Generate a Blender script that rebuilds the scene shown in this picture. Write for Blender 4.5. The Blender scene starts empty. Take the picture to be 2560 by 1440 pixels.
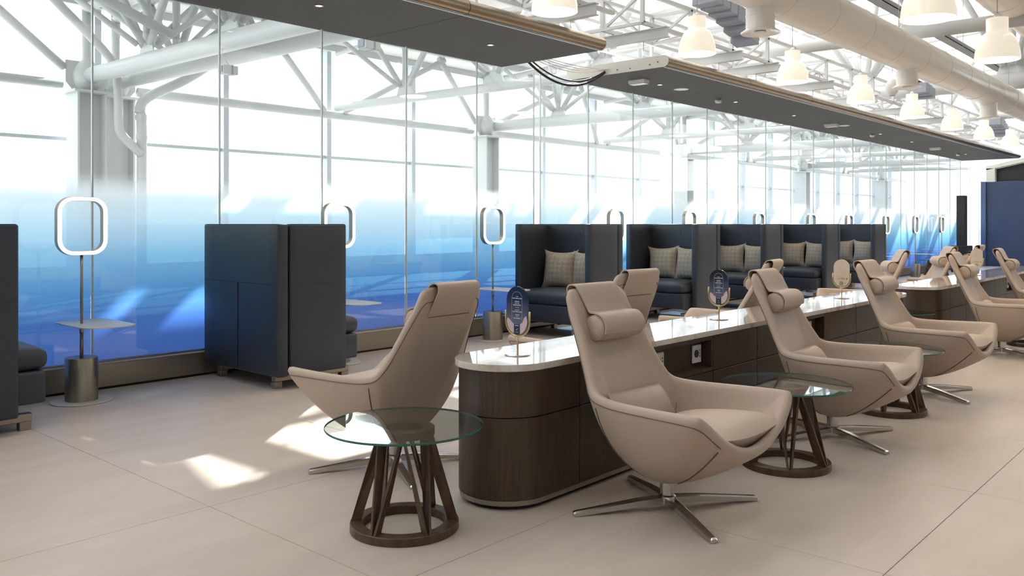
import bpy, bmesh, math, random
from mathutils import Vector, Matrix
random.seed(7)
C = bpy.context.scene.collection
S = bpy.context.scene
PI = math.pi; D = math.radians
# ------------------------------------------------------------------ camera
F_PX = 2128.0; EYE = 1.35; YAW = math.atan2(3182 - 1280, F_PX)
cam = bpy.data.cameras.new('camera'); camo = bpy.data.objects.new('camera', cam); C.objects.link(camo)
camo.location = (0, 0, EYE); camo.rotation_euler = (PI / 2, 0, YAW - PI / 2)
cam.sensor_width = 36; cam.lens = 36 * F_PX / 2560; cam.shift_y = -160 / 2560
cam.clip_start = 0.05; cam.clip_end = 500
S.camera = camo
# ------------------------------------------------------------------ world, sun, exposure
w = bpy.data.worlds.new('world'); S.world = w; w.use_nodes = True
bg = w.node_tree.nodes['Background']; bg.inputs[0].default_value = (0.90, 0.95, 1.0, 1); bg.inputs[1].default_value = 2.8
sun = bpy.data.lights.new('sun', 'SUN'); suno = bpy.data.objects.new('sun', sun); C.objects.link(suno)
sun.energy = 14.0; sun.angle = math.radians(0.8); sun.color = (1, 0.95, 0.87)
suno.rotation_euler = Vector((-1.19, -0.97, -1.0)).to_track_quat('-Z', 'Y').to_euler()
S.view_settings.view_transform = 'Standard'; S.view_settings.look = 'None'
S.view_settings.gamma = 1; S.view_settings.use_curve_mapping = False; S.view_settings.exposure = 0.45
S.cycles.transparent_max_bounces = 20; S.cycles.max_bounces = 10

# ------------------------------------------------------------------ materials
def nt(name):
    m = bpy.data.materials.new(name); m.use_nodes = True
    n = m.node_tree.nodes; l = m.node_tree.links
    return m, n, l, n['Principled BSDF'], n['Material Output']
def mat(name, col, rough=0.5, metal=0.0, bump=0, bscale=200, coat=0, emit=None, es=0, vary=0, vscale=3, spec=0.5):
    m, n, l, p, o = nt(name)
    p.inputs['Base Color'].default_value = (*col, 1); p.inputs['Roughness'].default_value = rough; p.inputs['Metallic'].default_value = metal
    p.inputs['Coat Weight'].default_value = coat; p.inputs['Specular IOR Level'].default_value = spec
    if emit: p.inputs['Emission Color'].default_value = (*emit, 1); p.inputs['Emission Strength'].default_value = es
    if bump or vary: tc = n.new('ShaderNodeTexCoord')
    if bump:
        t = n.new('ShaderNodeTexNoise'); t.inputs['Scale'].default_value = bscale; t.inputs['Detail'].default_value = 3
        b = n.new('ShaderNodeBump'); b.inputs['Strength'].default_value = bump; b.inputs['Distance'].default_value = 0.002
        l.new(tc.outputs['Object'], t.inputs['Vector']); l.new(t.outputs['Fac'], b.inputs['Height']); l.new(b.outputs['Normal'], p.inputs['Normal'])
    if vary:
        t = n.new('ShaderNodeTexNoise'); t.inputs['Scale'].default_value = vscale; t.inputs['Detail'].default_value = 4
        r = n.new('ShaderNodeValToRGB'); r.color_ramp.elements[0].position = 0.3; r.color_ramp.elements[1].position = 0.7
        r.color_ramp.elements[0].color = (*[c * (1 - vary) for c in col], 1); r.color_ramp.elements[1].color = (*[min(1, c * (1 + vary)) for c in col], 1)
        l.new(tc.outputs['Object'], t.inputs['Vector']); l.new(t.outputs['Fac'], r.inputs[0]); l.new(r.outputs[0], p.inputs['Base Color'])
    return m
def ramp(n, stops):
    r = n.new('ShaderNodeValToRGB'); e = r.color_ramp.elements
    while len(e) < len(stops): e.new(0.5)
    for k, (pos, c) in enumerate(stops): e[k].position = pos; e[k].color = (*c, 1) if len(c) == 3 else c
    return r
def wood(name, c1, c2, rough=0.45, sc=(45, 45, 2.2)):
    m, n, l, p, o = nt(name); tc = n.new('ShaderNodeTexCoord'); mp = n.new('ShaderNodeMapping'); mp.inputs['Scale'].default_value = sc
    t = n.new('ShaderNodeTexNoise'); t.inputs['Scale'].default_value = 1.6; t.inputs['Detail'].default_value = 6; t.inputs['Roughness'].default_value = 0.65
    r = ramp(n, [(0.3, c1), (0.7, c2)])
    l.new(tc.outputs['Object'], mp.inputs[0]); l.new(mp.outputs[0], t.inputs['Vector']); l.new(t.outputs['Fac'], r.inputs[0]); l.new(r.outputs[0], p.inputs['Base Color'])
    b = n.new('ShaderNodeBump'); b.inputs['Strength'].default_value = 0.15; b.inputs['Distance'].default_value = 0.001
    l.new(t.outputs['Fac'], b.inputs['Height']); l.new(b.outputs['Normal'], p.inputs['Normal']); p.inputs['Roughness'].default_value = rough
    return m
def thin_glass(name, tint, f0=0.05, boost=1.0):
    m, n, l, p, o = nt(name); n.remove(p)
    lw = n.new('ShaderNodeLayerWeight'); lw.inputs[0].default_value = 0.5
    pw = n.new('ShaderNodeMath'); pw.operation = 'POWER'; pw.inputs[1].default_value = 4.2
    ml = n.new('ShaderNodeMath'); ml.operation = 'MULTIPLY_ADD'; ml.inputs[1].default_value = 0.9 * boost; ml.inputs[2].default_value = f0
    tr = n.new('ShaderNodeBsdfTransparent'); tr.inputs[0].default_value = (*tint, 1)
    g = n.new('ShaderNodeBsdfGlossy'); g.inputs['Roughness'].default_value = 0.0
    mx = n.new('ShaderNodeMixShader')
    l.new(lw.outputs['Facing'], pw.inputs[0]); l.new(pw.outputs[0], ml.inputs[0]); l.new(ml.outputs[0], mx.inputs[0])
    l.new(tr.outputs[0], mx.inputs[1]); l.new(g.outputs[0], mx.inputs[2]); l.new(mx.outputs[0], o.inputs[0])
    return m
def film_material():
    m, n, l, p, o = nt('printed_blue_film'); n.remove(p)
    tc = n.new('ShaderNodeTexCoord'); sp = n.new('ShaderNodeSeparateXYZ'); l.new(tc.outputs['Object'], sp.inputs[0])
    mr = n.new('ShaderNodeMapRange'); mr.inputs['From Min'].default_value = 0.2; mr.inputs['From Max'].default_value = 1.8
    l.new(sp.outputs['Z'], mr.inputs['Value'])
    # sRGB picks -> linear
    def s(r, g, b): return tuple((c / 255) ** 2.2 for c in (r, g, b))
    r = ramp(n, [(0.0, s(62, 88, 164)), (0.22, s(66, 102, 174)), (0.36, s(84, 138, 196)), (0.55, s(122, 172, 212)), (0.72, s(182, 208, 228)), (0.88, s(222, 230, 236)), (1.0, s(236, 238, 240))])
    l.new(mr.outputs[0], r.inputs[0])
    nz = n.new('ShaderNodeTexNoise'); nz.inputs['Scale'].default_value = 1.4; nz.inputs['Detail'].default_value = 2
    mp = n.new('ShaderNodeMapping'); mp.inputs['Scale'].default_value = (0.5, 1, 2.5); mp.inputs['Rotation'].default_value = (0, 0.6, 0)
    l.new(tc.outputs['Object'], mp.inputs[0]); l.new(mp.outputs[0], nz.inputs['Vector'])
    hs = n.new('ShaderNodeHueSaturation'); mv = n.new('ShaderNodeMapRange'); mv.inputs['To Min'].default_value = 0.93; mv.inputs['To Max'].default_value = 1.07
    l.new(nz.outputs['Fac'], mv.inputs['Value']); l.new(mv.outputs[0], hs.inputs['Value']); l.new(r.outputs[0], hs.inputs['Color'])
    tl = n.new('ShaderNodeBsdfTranslucent'); df = n.new('ShaderNodeBsdfDiffuse'); tr = n.new('ShaderNodeBsdfTransparent')
    for x in (tl, df): l.new(hs.outputs[0], x.inputs[0])
    tm_ = n.new('ShaderNodeMixRGB'); tm_.inputs[0].default_value = 0.6; tm_.inputs[2].default_value = (0.42, 0.86, 0.95, 1); l.new(hs.outputs[0], tm_.inputs[1]); l.new(tm_.outputs[0], tr.inputs[0])
    m1 = n.new('ShaderNodeMixShader'); m1.inputs[0].default_value = 0.12; l.new(tl.outputs[0], m1.inputs[1]); l.new(df.outputs[0], m1.inputs[2])
    m2 = n.new('ShaderNodeMixShader'); m2.inputs[0].default_value = 0.06; l.new(m1.outputs[0], m2.inputs[1]); l.new(tr.outputs[0], m2.inputs[2])
    # fade out at the top edge of the print
    fd = n.new('ShaderNodeMapRange'); fd.inputs['From Min'].default_value = 0.86; fd.inputs['From Max'].default_value = 1.0; fd.interpolation_type = 'SMOOTHSTEP'
    l.new(mr.outputs[0], fd.inputs['Value']); clear = n.new('ShaderNodeBsdfTransparent')
    m3 = n.new('ShaderNodeMixShader'); l.new(fd.outputs[0], m3.inputs[0]); l.new(m2.outputs[0], m3.inputs[1]); l.new(clear.outputs[0], m3.inputs[2])
    l.new(m3.outputs[0], o.inputs[0]); return m
def translucent(name, col, mixd=0.4):
    m, n, l, p, o = nt(name); n.remove(p)
    tl = n.new('ShaderNodeBsdfTranslucent'); df = n.new('ShaderNodeBsdfDiffuse'); tl.inputs[0].default_value = (*col, 1); df.inputs[0].default_value = (*col, 1)
    mx = n.new('ShaderNodeMixShader'); mx.inputs[0].default_value = mixd; l.new(tl.outputs[0], mx.inputs[1]); l.new(df.outputs[0], mx.inputs[2]); l.new(mx.outputs[0], o.inputs[0]); return m
def emis(name, col, s):
    m, n, l, p, o = nt(name); n.remove(p); e = n.new('ShaderNodeEmission'); e.inputs[0].default_value = (*col, 1); e.inputs[1].default_value = s; l.new(e.outputs[0], o.inputs[0]); return m
def marble_mat():
    m, n, l, p, o = nt('polished_marble'); tc = n.new('ShaderNodeTexCoord')
    t = n.new('ShaderNodeTexNoise'); t.inputs['Scale'].default_value = 5; t.inputs['Detail'].default_value = 8; t.inputs['Distortion'].default_value = 1.6
    r = ramp(n, [(0.35, (0.50, 0.43, 0.37)), (0.5, (0.66, 0.60, 0.55)), (0.7, (0.72, 0.68, 0.64))])
    l.new(tc.outputs['Object'], t.inputs['Vector']); l.new(t.outputs['Fac'], r.inputs[0]); l.new(r.outputs[0], p.inputs['Base Color'])
    p.inputs['Roughness'].default_value = 0.06; p.inputs['Specular IOR Level'].default_value = 0.9; p.inputs['Coat Weight'].default_value = 0.6; p.inputs['Coat Roughness'].default_value = 0.03; return m
def floor_mat():
    m, n, l, p, o = nt('floor_stoneware'); g = n.new('ShaderNodeNewGeometry')
    t = n.new('ShaderNodeTexNoise'); t.inputs['Scale'].default_value = 1.1; t.inputs['Detail'].default_value = 7; t.inputs['Roughness'].default_value = 0.62
    mp = n.new('ShaderNodeMapping'); mp.inputs['Scale'].default_value = (1, 3.0, 1); l.new(g.outputs['Position'], mp.inputs[0]); l.new(mp.outputs[0], t.inputs['Vector'])
    r = ramp(n, [(0.3, (0.53, 0.455, 0.40)), (0.7, (0.615, 0.535, 0.475))]); l.new(t.outputs['Fac'], r.inputs[0]); l.new(r.outputs[0], p.inputs['Base Color'])
    p.inputs['Roughness'].default_value = 0.42; p.inputs['Specular IOR Level'].default_value = 0.35; return m
def pillow_mat():
    m, n, l, p, o = nt('diamond_weave'); tc = n.new('ShaderNodeTexCoord'); mp = n.new('ShaderNodeMapping')
    mp.inputs['Rotation'].default_value = (PI / 4, 0, 0); mp.inputs['Scale'].default_value = (0.0, 1, 1); mp.inputs['Location'].default_value = (0.01, 0, 0)
    ck = n.new('ShaderNodeTexChecker'); ck.inputs['Scale'].default_value = 22; ck.inputs[1].default_value = (0.40, 0.35, 0.28, 1); ck.inputs[2].default_value = (0.33, 0.30, 0.25, 1)
    l.new(tc.outputs['Object'], mp.inputs[0]); l.new(mp.outputs[0], ck.inputs['Vector']); l.new(ck.outputs['Color'], p.inputs['Base Color']); p.inputs['Roughness'].default_value = 0.85
    t = n.new('ShaderNodeTexNoise'); t.inputs['Scale'].default_value = 9; t.inputs['Detail'].default_value = 2; b = n.new('ShaderNodeBump'); b.inputs['Strength'].default_value = 0.6; b.inputs['Distance'].default_value = 0.03
    l.new(tc.outputs['Object'], t.inputs['Vector']); l.new(t.outputs['Fac'], b.inputs['Height']); l.new(b.outputs['Normal'], p.inputs['Normal']); return m

M = dict(
    leather=mat('beige_leather', (0.48, 0.385, 0.315), 0.5, bump=0.12, bscale=260, vary=0.03),
    seam=mat('leather_seam', (0.16, 0.12, 0.09), 0.7),
    navy=mat('navy_leather', (0.028, 0.037, 0.053), 0.46, bump=0.15, bscale=180, spec=0.45),
    navyseam=mat('navy_seam', (0.012, 0.014, 0.018), 0.6),
    pillow=pillow_mat(),
    wood=wood('dark_oak', (0.034, 0.022, 0.014), (0.074, 0.048, 0.031), 0.42),
    walnut=wood('walnut', (0.045, 0.026, 0.016), (0.13, 0.075, 0.045), 0.4, (14, 14, 5)),
    shadowgap=mat('shadow_gap', (0.01, 0.009, 0.008), 0.8),
    marble=marble_mat(), tile=floor_mat(), grout=mat('grout', (0.25, 0.21, 0.17), 0.9),
    chrome=mat('polished_aluminium', (0.55, 0.54, 0.53), 0.16, 1.0),
    champagne=mat('champagne_metal', (0.34, 0.31, 0.26), 0.36, 0.85, bump=0.05, bscale=300),
    plate=mat('pale_lacquer', (0.62, 0.60, 0.57), 0.35),
    brass=mat('brushed_brass', (0.50, 0.38, 0.19), 0.3, 1.0),
    silver=mat('satin_silver', (0.72, 0.72, 0.72), 0.25, 1.0),
    canopy=mat('canopy_grey', (0.13, 0.127, 0.122), 0.7, 0.0, bump=0.04, bscale=400, spec=0.04),
    bronze=mat('bronze_edge', (0.30, 0.24, 0.18), 0.3, 0.9),
    cream=mat('cream_metal', (0.62, 0.60, 0.54), 0.5),
    white=mat('white_steel', (0.57, 0.585, 0.585), 0.5),
    offwhite=mat('white_deck', (0.84, 0.83, 0.80), 0.6),
    mullion=mat('grey_mullion', (0.50, 0.54, 0.58), 0.4, 0.3),
    duct=mat('ivory_duct', (0.85, 0.81, 0.745), 0.26, 0.0),
    tray=mat('galvanised_tray', (0.22, 0.21, 0.20), 0.45, 0.6),
    spk=mat('speaker_grey', (0.30, 0.33, 0.39), 0.5, bump=0.2, bscale=500),
    spkdark=mat('speaker_dark', (0.03, 0.03, 0.035), 0.6),
    black=mat('black_plastic', (0.012, 0.012, 0.013), 0.45),
    whiteplastic=mat('white_plastic', (0.70, 0.68, 0.65), 0.4),
    bluewall=mat('blue_fabric_wall', (0.042, 0.062, 0.125), 0.8, bump=0.2, bscale=300, vary=0.06),
    bluefilm=film_material(),
    glass=thin_glass('clear_glass', (0.965, 0.985, 0.98)),
    facade=thin_glass('facade_glass', (0.97, 0.985, 0.99), 0.03, 0.6),
    tableglass=thin_glass('table_glass', (0.93, 0.96, 0.955), 0.07),
    glassedge=mat('green_glass_edge', (0.02, 0.13, 0.11), 0.08),
    joint=mat('silicone_joint', (0.60, 0.68, 0.68), 0.2),
    skylight=translucent('opal_skylight', (0.86, 0.845, 0.83), 0.2),
    opal=mat('opal_glass', (0.64, 0.60, 0.53), 0.2, emit=(1.0, 0.88, 0.70), es=0.42),
    lampdisc=emis('pendant_diffuser', (1.0, 0.74, 0.45), 25.0),
    ringlight=emis('ring_light', (1.0, 0.83, 0.64), 3.2),
    spot=emis('downlight_lens', (1.0, 0.70, 0.38), 6.0),
    rim=mat('downlight_rim', (0.08, 0.06, 0.04), 0.4, 0.6),
    signnavy=None, signcream=None,
    print=mat('white_print', (0.62, 0.66, 0.74), 0.6), red=mat('red_print', (0.55, 0.10, 0.05), 0.6), greyprint=mat('grey_print', (0.40, 0.35, 0.30), 0.6),
    olive=mat('olive_print', (0.30, 0.30, 0.16), 0.6), signblue=mat('sign_blue_block', (0.012, 0.025, 0.075), 0.4),
    cloud=mat('cloud_print', (0.60, 0.50, 0.52), 0.4),
    cable=mat('black_cable', (0.02, 0.018, 0.018), 0.5), wcable=mat('pale_cable', (0.65, 0.60, 0.57), 0.5), wire=mat('steel_wire', (0.35, 0.35, 0.35), 0.4, 0.5),
    building=mat('pale_render', (0.75, 0.78, 0.82), 0.8),
)
def sign_navy():
    m, n, l, p, o = nt('navy_sky_print'); tc = n.new('ShaderNodeTexCoord'); sp = n.new('ShaderNodeSeparateXYZ'); l.new(tc.outputs['Object'], sp.inputs[0])
    mr = n.new('ShaderNodeMapRange'); mr.inputs['From Min'].default_value = 0.11; mr.inputs['From Max'].default_value = 0.36; l.new(sp.outputs['Z'], mr.inputs['Value'])
    r = ramp(n, [(0, (0.22, 0.22, 0.28)), (0.35, (0.10, 0.12, 0.19)), (0.7, (0.022, 0.03, 0.055)), (1, (0.012, 0.015, 0.026))]); l.new(mr.outputs[0], r.inputs[0]); l.new(r.outputs[0], p.inputs['Base Color'])
    p.inputs['Roughness'].default_value = 0.12; return m
M['signnavy'] = sign_navy(); M['signcream'] = mat('cream_card', (0.62, 0.54, 0.44), 0.35)

# ------------------------------------------------------------------ mesh helpers
def mesh(name, parts, smooth=False):
    V, Fc = [], []
    for v, f in parts:
        o = len(V); V += [tuple(p) for p in v]; Fc += [tuple(i + o for i in q) for q in f]
    me = bpy.data.meshes.new(name); me.from_pydata(V, [], Fc); me.update()
    if smooth: me.shade_smooth()
    return me
def obj(name, parts, m, parent=None, smooth=False, loc=None, rot=None, auto=None):
    me = parts if isinstance(parts, bpy.types.Mesh) else mesh(name, parts, smooth)
    if m and not me.materials: me.materials.append(M[m] if isinstance(m, str) else m)
    o = bpy.data.objects.new(name, me); C.objects.link(o); o.parent = parent
    if loc: o.location = loc
    if rot: o.rotation_euler = rot
    if auto: 
        me.shade_smooth(); me.set_sharp_from_angle(angle=math.radians(auto))
    return o
def tag(o, label, cat, group=None):
    o['label'] = label; o['category'] = cat
    if group: o['group'] = group
    return o
def struct(o, label=None):
    o['kind'] = 'structure'
    if label: o['label'] = label
    return o
def thing(name, label, cat, loc=(0, 0, 0), rz=0, group=None):
    o = bpy.data.objects.new(name, None); C.objects.link(o); o.location = loc; o.rotation_euler = (0, 0, rz); o.empty_display_size = 0.1
    return tag(o, label, cat, group)
def dup(root, loc, rz, label, group=None, first=[None]):
    r = root.copy(); C.objects.link(r); r.location = loc; r.rotation_euler = (0, 0, rz); r['label'] = label
    if group: r['group'] = group
    for ch in [c for c in bpy.data.objects if c.parent == root]:
        c = ch.copy(); C.objects.link(c); c.parent = r
        for g in [q for q in bpy.data.objects if q.parent == ch]:
            d = g.copy(); C.objects.link(d); d.parent = c
    return r
def box(x0, x1, y0, y1, z0, z1):
    v = [(x, y, z) for z in (z0, z1) for y in (y0, y1) for x in (x0, x1)]
    return v, [(0, 2, 3, 1), (4, 5, 7, 6), (0, 1, 5, 4), (2, 6, 7, 3), (0, 4, 6, 2), (1, 3, 7, 5)]
def rbox(x0, x1, y0, y1, z0, z1, r=0.01, seg=2):
    v, f = box(x0, x1, y0, y1, z0, z1); bm = bmesh.new(); vs = [bm.verts.new(p) for p in v]; [bm.faces.new([vs[i] for i in q]) for q in f]
    bmesh.ops.bevel(bm, geom=bm.edges[:], offset=r, segments=seg, profile=0.5, affect='EDGES')
    bm.verts.index_update(); out = [tuple(p.co) for p in bm.verts], [tuple(p.index for p in q.verts) for q in bm.faces]; bm.free(); return out
def puff(x0, x1, y0, y1, z0, z1, t=0.02, r=0.025, nx=10, axis=0):
    """upholstered slab: rounded box whose two big faces (across axis) swell by t"""
    v, f = rbox(0, 1, 0, 1, 0, 1, 0.001, 1)
    ex = [x1 - x0, y1 - y0, z1 - z0]; lo = [x0, y0, z0]
    bm = bmesh.new(); bx = box(x0, x1, y0, y1, z0, z1); vs = [bm.verts.new(p) for p in bx[0]]; [bm.faces.new([vs[i] for i in q]) for q in bx[1]]
    bmesh.ops.bevel(bm, geom=bm.edges[:], offset=r, segments=3, profile=0.5, affect='EDGES')
    bmesh.ops.subdivide_edges(bm, edges=[e for e in bm.edges if e.calc_length() > min(ex) * 0.9 and e.calc_length() > 0.12], cuts=nx, use_grid_fill=True)
    for q in bm.verts:
        u = [(q.co[i] - lo[i]) / ex[i] for i in range(3)]
        a, b = [i for i in range(3) if i != axis]
        s = max(0, 1 - (2 * u[a] - 1) ** 4) * max(0, 1 - (2 * u[b] - 1) ** 4)
        q.co[axis] += t * s * (2 * u[axis] - 1)
    bm.verts.index_update(); out = [tuple(p.co) for p in bm.verts], [tuple(p.index for p in q.verts) for q in bm.faces]; bm.free(); return out
def tube(path, r, n=8, closed=False, caps=True, sec=None):
    P = [Vector(p) for p in path]; k = len(P); V, Fc = [], []
    up = Vector((0, 0, 1))
    t0 = (P[1] - P[0]).normalized()
    nrm = t0.cross(up) if abs(t0.dot(up)) < 0.95 else t0.cross(Vector((1, 0, 0))); nrm.normalize()
    prev = t0
    for i, p in enumerate(P):
        if closed: t = (P[(i + 1) % k] - P[i - 1]).normalized()
        else: t = (P[min(i + 1, k - 1)] - P[max(i - 1, 0)]).normalized()
        q = prev.rotation_difference(t); nrm = (q @ nrm); nrm = (nrm - t * nrm.dot(t)).normalized(); prev = t; b = t.cross(nrm)
        rr = r[i] if isinstance(r, (list, tuple)) else r
        if sec: V += [p + nrm * a + b * c for a, c in sec]
        else: V += [p + (nrm * math.cos(2 * PI * j / n) + b * math.sin(2 * PI * j / n)) * rr for j in range(n)]
    m_ = len(sec) if sec else n
    for i in range(k if closed else k - 1):
        for j in range(m_):
            a, b2 = i * m_ + j, i * m_ + (j + 1) % m_; c, d = ((i + 1) % k) * m_ + (j + 1) % m_, ((i + 1) % k) * m_ + j
            Fc.append((a, d, c, b2))
    if caps and not closed: Fc.append(tuple(range(m_))); Fc.append(tuple(range((k - 1) * m_, k * m_))[::-1])
    return V, Fc
def lathe(prof, n=32, c=(0, 0)):
    V, Fc = [], []
    for r, z in prof: V += [(c[0] + r * math.cos(2 * PI * j / n), c[1] + r * math.sin(2 * PI * j / n), z) for j in range(n)]
    for i in range(len(prof) - 1):
        for j in range(n): Fc.append((i * n + j, i * n + (j + 1) % n, (i + 1) * n + (j + 1) % n, (i + 1) * n + j))
    if prof[0][0] > 1e-6: Fc.append(tuple(range(n))[::-1])
    if prof[-1][0] > 1e-6: Fc.append(tuple(range((len(prof) - 1) * n, len(prof) * n)))
    return V, Fc
def ringlathe(prof, n=40):
    V, Fc = [], []; k = len(prof)
    for r, z in prof: V += [(r * math.cos(2 * PI * j / n), r * math.sin(2 * PI * j / n), z) for j in range(n)]
    for i in range(k):
        for j in range(n): Fc.append((i * n + j, i * n + (j + 1) % n, ((i + 1) % k) * n + (j + 1) % n, ((i + 1) % k) * n + j))
    return V, Fc
def prism(poly, z0, z1):
    k = len(poly); V = [(x, y, z0) for x, y in poly] + [(x, y, z1) for x, y in poly]
    return V, [tuple(range(k))[::-1], tuple(range(k, 2 * k))] + [(i, (i + 1) % k, k + (i + 1) % k, k + i) for i in range(k)]
def rrect(x0, x1, y0, y1, r, n=6):
    out = []
    for cx, cy, a in ((x1 - r, y1 - r, 0), (x0 + r, y1 - r, 90), (x0 + r, y0 + r, 180), (x1 - r, y0 + r, 270)):
        out += [(cx + r * math.cos(math.radians(a + 90 * i / n)), cy + r * math.sin(math.radians(a + 90 * i / n))) for i in range(n + 1)]
    return out
def catmull(P, per, closed=True):
    out = []; k = len(P); P = [Vector(p) for p in P]
    for i in range(k if closed else k - 1):
        p0, p1, p2, p3 = (P[(i - 1) % k], P[i], P[(i + 1) % k], P[(i + 2) % k]) if closed else (P[max(i - 1, 0)], P[i], P[i + 1], P[min(i + 2, k - 1)])
        for j in range(per):
            t = j / per
            out.append(0.5 * ((2 * p1) + (p2 - p0) * t + (2 * p0 - 5 * p1 + 4 * p2 - p3) * t * t + (3 * p1 - p0 - 3 * p2 + p3) * t ** 3))
    if not closed: out.append(P[-1])
    return out
def bake(o):
    dg = bpy.context.evaluated_depsgraph_get(); dg.update()
    me = bpy.data.meshes.new_from_object(o.evaluated_get(dg)); old = o.data; o.modifiers.clear(); o.data = me; me.name = old.name; bpy.data.meshes.remove(old); me.shade_smooth()
def T(part, loc=(0, 0, 0), rot=None, sc=None):
    m_ = Matrix.Translation(loc)
    if rot: 
        from mathutils import Euler
        m_ = m_ @ Euler(rot).to_matrix().to_4x4()
    if sc: m_ = m_ @ Matrix.Diagonal((*sc, 1))
    return [m_ @ Vector(p) for p in part[0]], part[1]
def pad(sx, sy, t, n=12, pinch=0.07, p=2.6, ears=0.0):
    """a pillow lying in its own xy plane"""
    V, Fc = [], []
    for side in (1, -1):
        for i in range(n + 1):
            for j in range(n + 1):
                u = -1 + 2 * i / n; v = -1 + 2 * j / n
                x = u * (1 - pinch * (1 - v * v)); y = v * (1 - pinch * (1 - u * u))
                e = 1 + ears * (abs(u) * abs(v)) ** 6
                h = max(0, (1 - abs(u) ** p) * (1 - abs(v) ** p)) ** 0.55
                V.append((x * sx / 2 * e, y * sy / 2 * e, side * h * t / 2))
    N = (n + 1) ** 2
    for s in (0, 1):
        for i in range(n):
            for j in range(n):
                a = s * N + i * (n + 1) + j; q = (a, a + n + 1, a + n + 2, a + 1); Fc.append(q if s == 0 else q[::-1])
    return V, Fc

# ================================================================== SETTING
YG = 7.22            # glass line
TX, TY = 1.335, 1.337
# floor with its tiles
fl = struct(obj('floor', [box(-4, 32, -5.5, 7.3, -0.12, -0.006)], 'grout'), 'pale stone floor in large square tiles')
tm = mesh('tile', [rbox(0.0015, TX - 0.0015, 0.0015, TY - 0.0015, -0.01, 0.0, 0.001, 1)]); tm.materials.append(M['tile'])
cm = mesh('cut_tile', [rbox(0.0015, TX - 0.0015, 0.0015, 0.83, -0.01, 0.0, 0.001, 1)]); cm.materials.append(M['tile'])
for i in range(-4, 22):
    for j in range(-6, 3):
        x = 2.07 + i * TX; y = 3.79 + j * TY
        if x > 16 and y < -1.4: continue
        obj('tile', cm if j == 2 else tm, None, fl, loc=(x, y, 0))
struct(obj('floor_hall', [box(-12, 62, 7.3, 60, -0.15, -0.02)], mat('hall_floor', (0.33, 0.33, 0.33), 0.6)), 'pale floor of the hall beyond the glass')

# window sill under the glass
struct(obj('baseboard_window', [rbox(-4, 31.5, 7.13, 7.34, -0.005, 0.205, 0.004, 1)], 'champagne'), 'brushed metal plinth under the glass wall')
struct(obj('trim_3', [rbox(-4, 31.5, 7.128, 7.188, 0.205, 0.212, 0.002, 1)], 'plate'), 'ledge added along the plinth top, pale to look lit')  # pale strip added so the plinth top reads as lit
struct(obj('trim_1', [box(-4, 31.5, 7.126, 7.13, 0.0, 0.018)], 'shadowgap'), 'dark shadow line at the foot of the plinth')
# glass partition, panel by panel
gw = struct(obj('wall_window', [box(-4, 8.50, YG - 0.03, YG + 0.03, 0.2, 0.225), box(8.63, 31.5, YG - 0.03, YG + 0.03, 0.2, 0.225)], 'champagne'), 'frameless glass wall with blue printed film')
ST = 1.13
xs1 = [2.91 + ST * n for n in range(-6, 5)] + [8.50]; xs2 = [8.63, 9.69] + [9.69 + ST * n for n in range(1, 20)]; xs2 = [x for x in xs2 if x < 31.2] + [31.5]
for xs in (xs1, xs2):
    for a_, b_ in zip(xs, xs[1:]):
        g = obj('glass_panel', [box(a_ + 0.005, b_ - 0.005, YG - 0.006, YG + 0.006, 0.21, 3.335)], 'glass', gw)
        obj('printed_film', [([(a_ + 0.008, YG + 0.008, 0.21), (b_ - 0.008, YG + 0.008, 0.21), (b_ - 0.008, YG + 0.008, 1.81), (a_ + 0.008, YG + 0.008, 1.81)], [(0, 1, 2, 3)])], 'bluefilm', g)
    for x in xs:
        obj('joint_strip', [box(x - 0.006, x + 0.006, YG - 0.012, YG + 0.008, 0.21, 3.335)], 'joint', gw)

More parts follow.
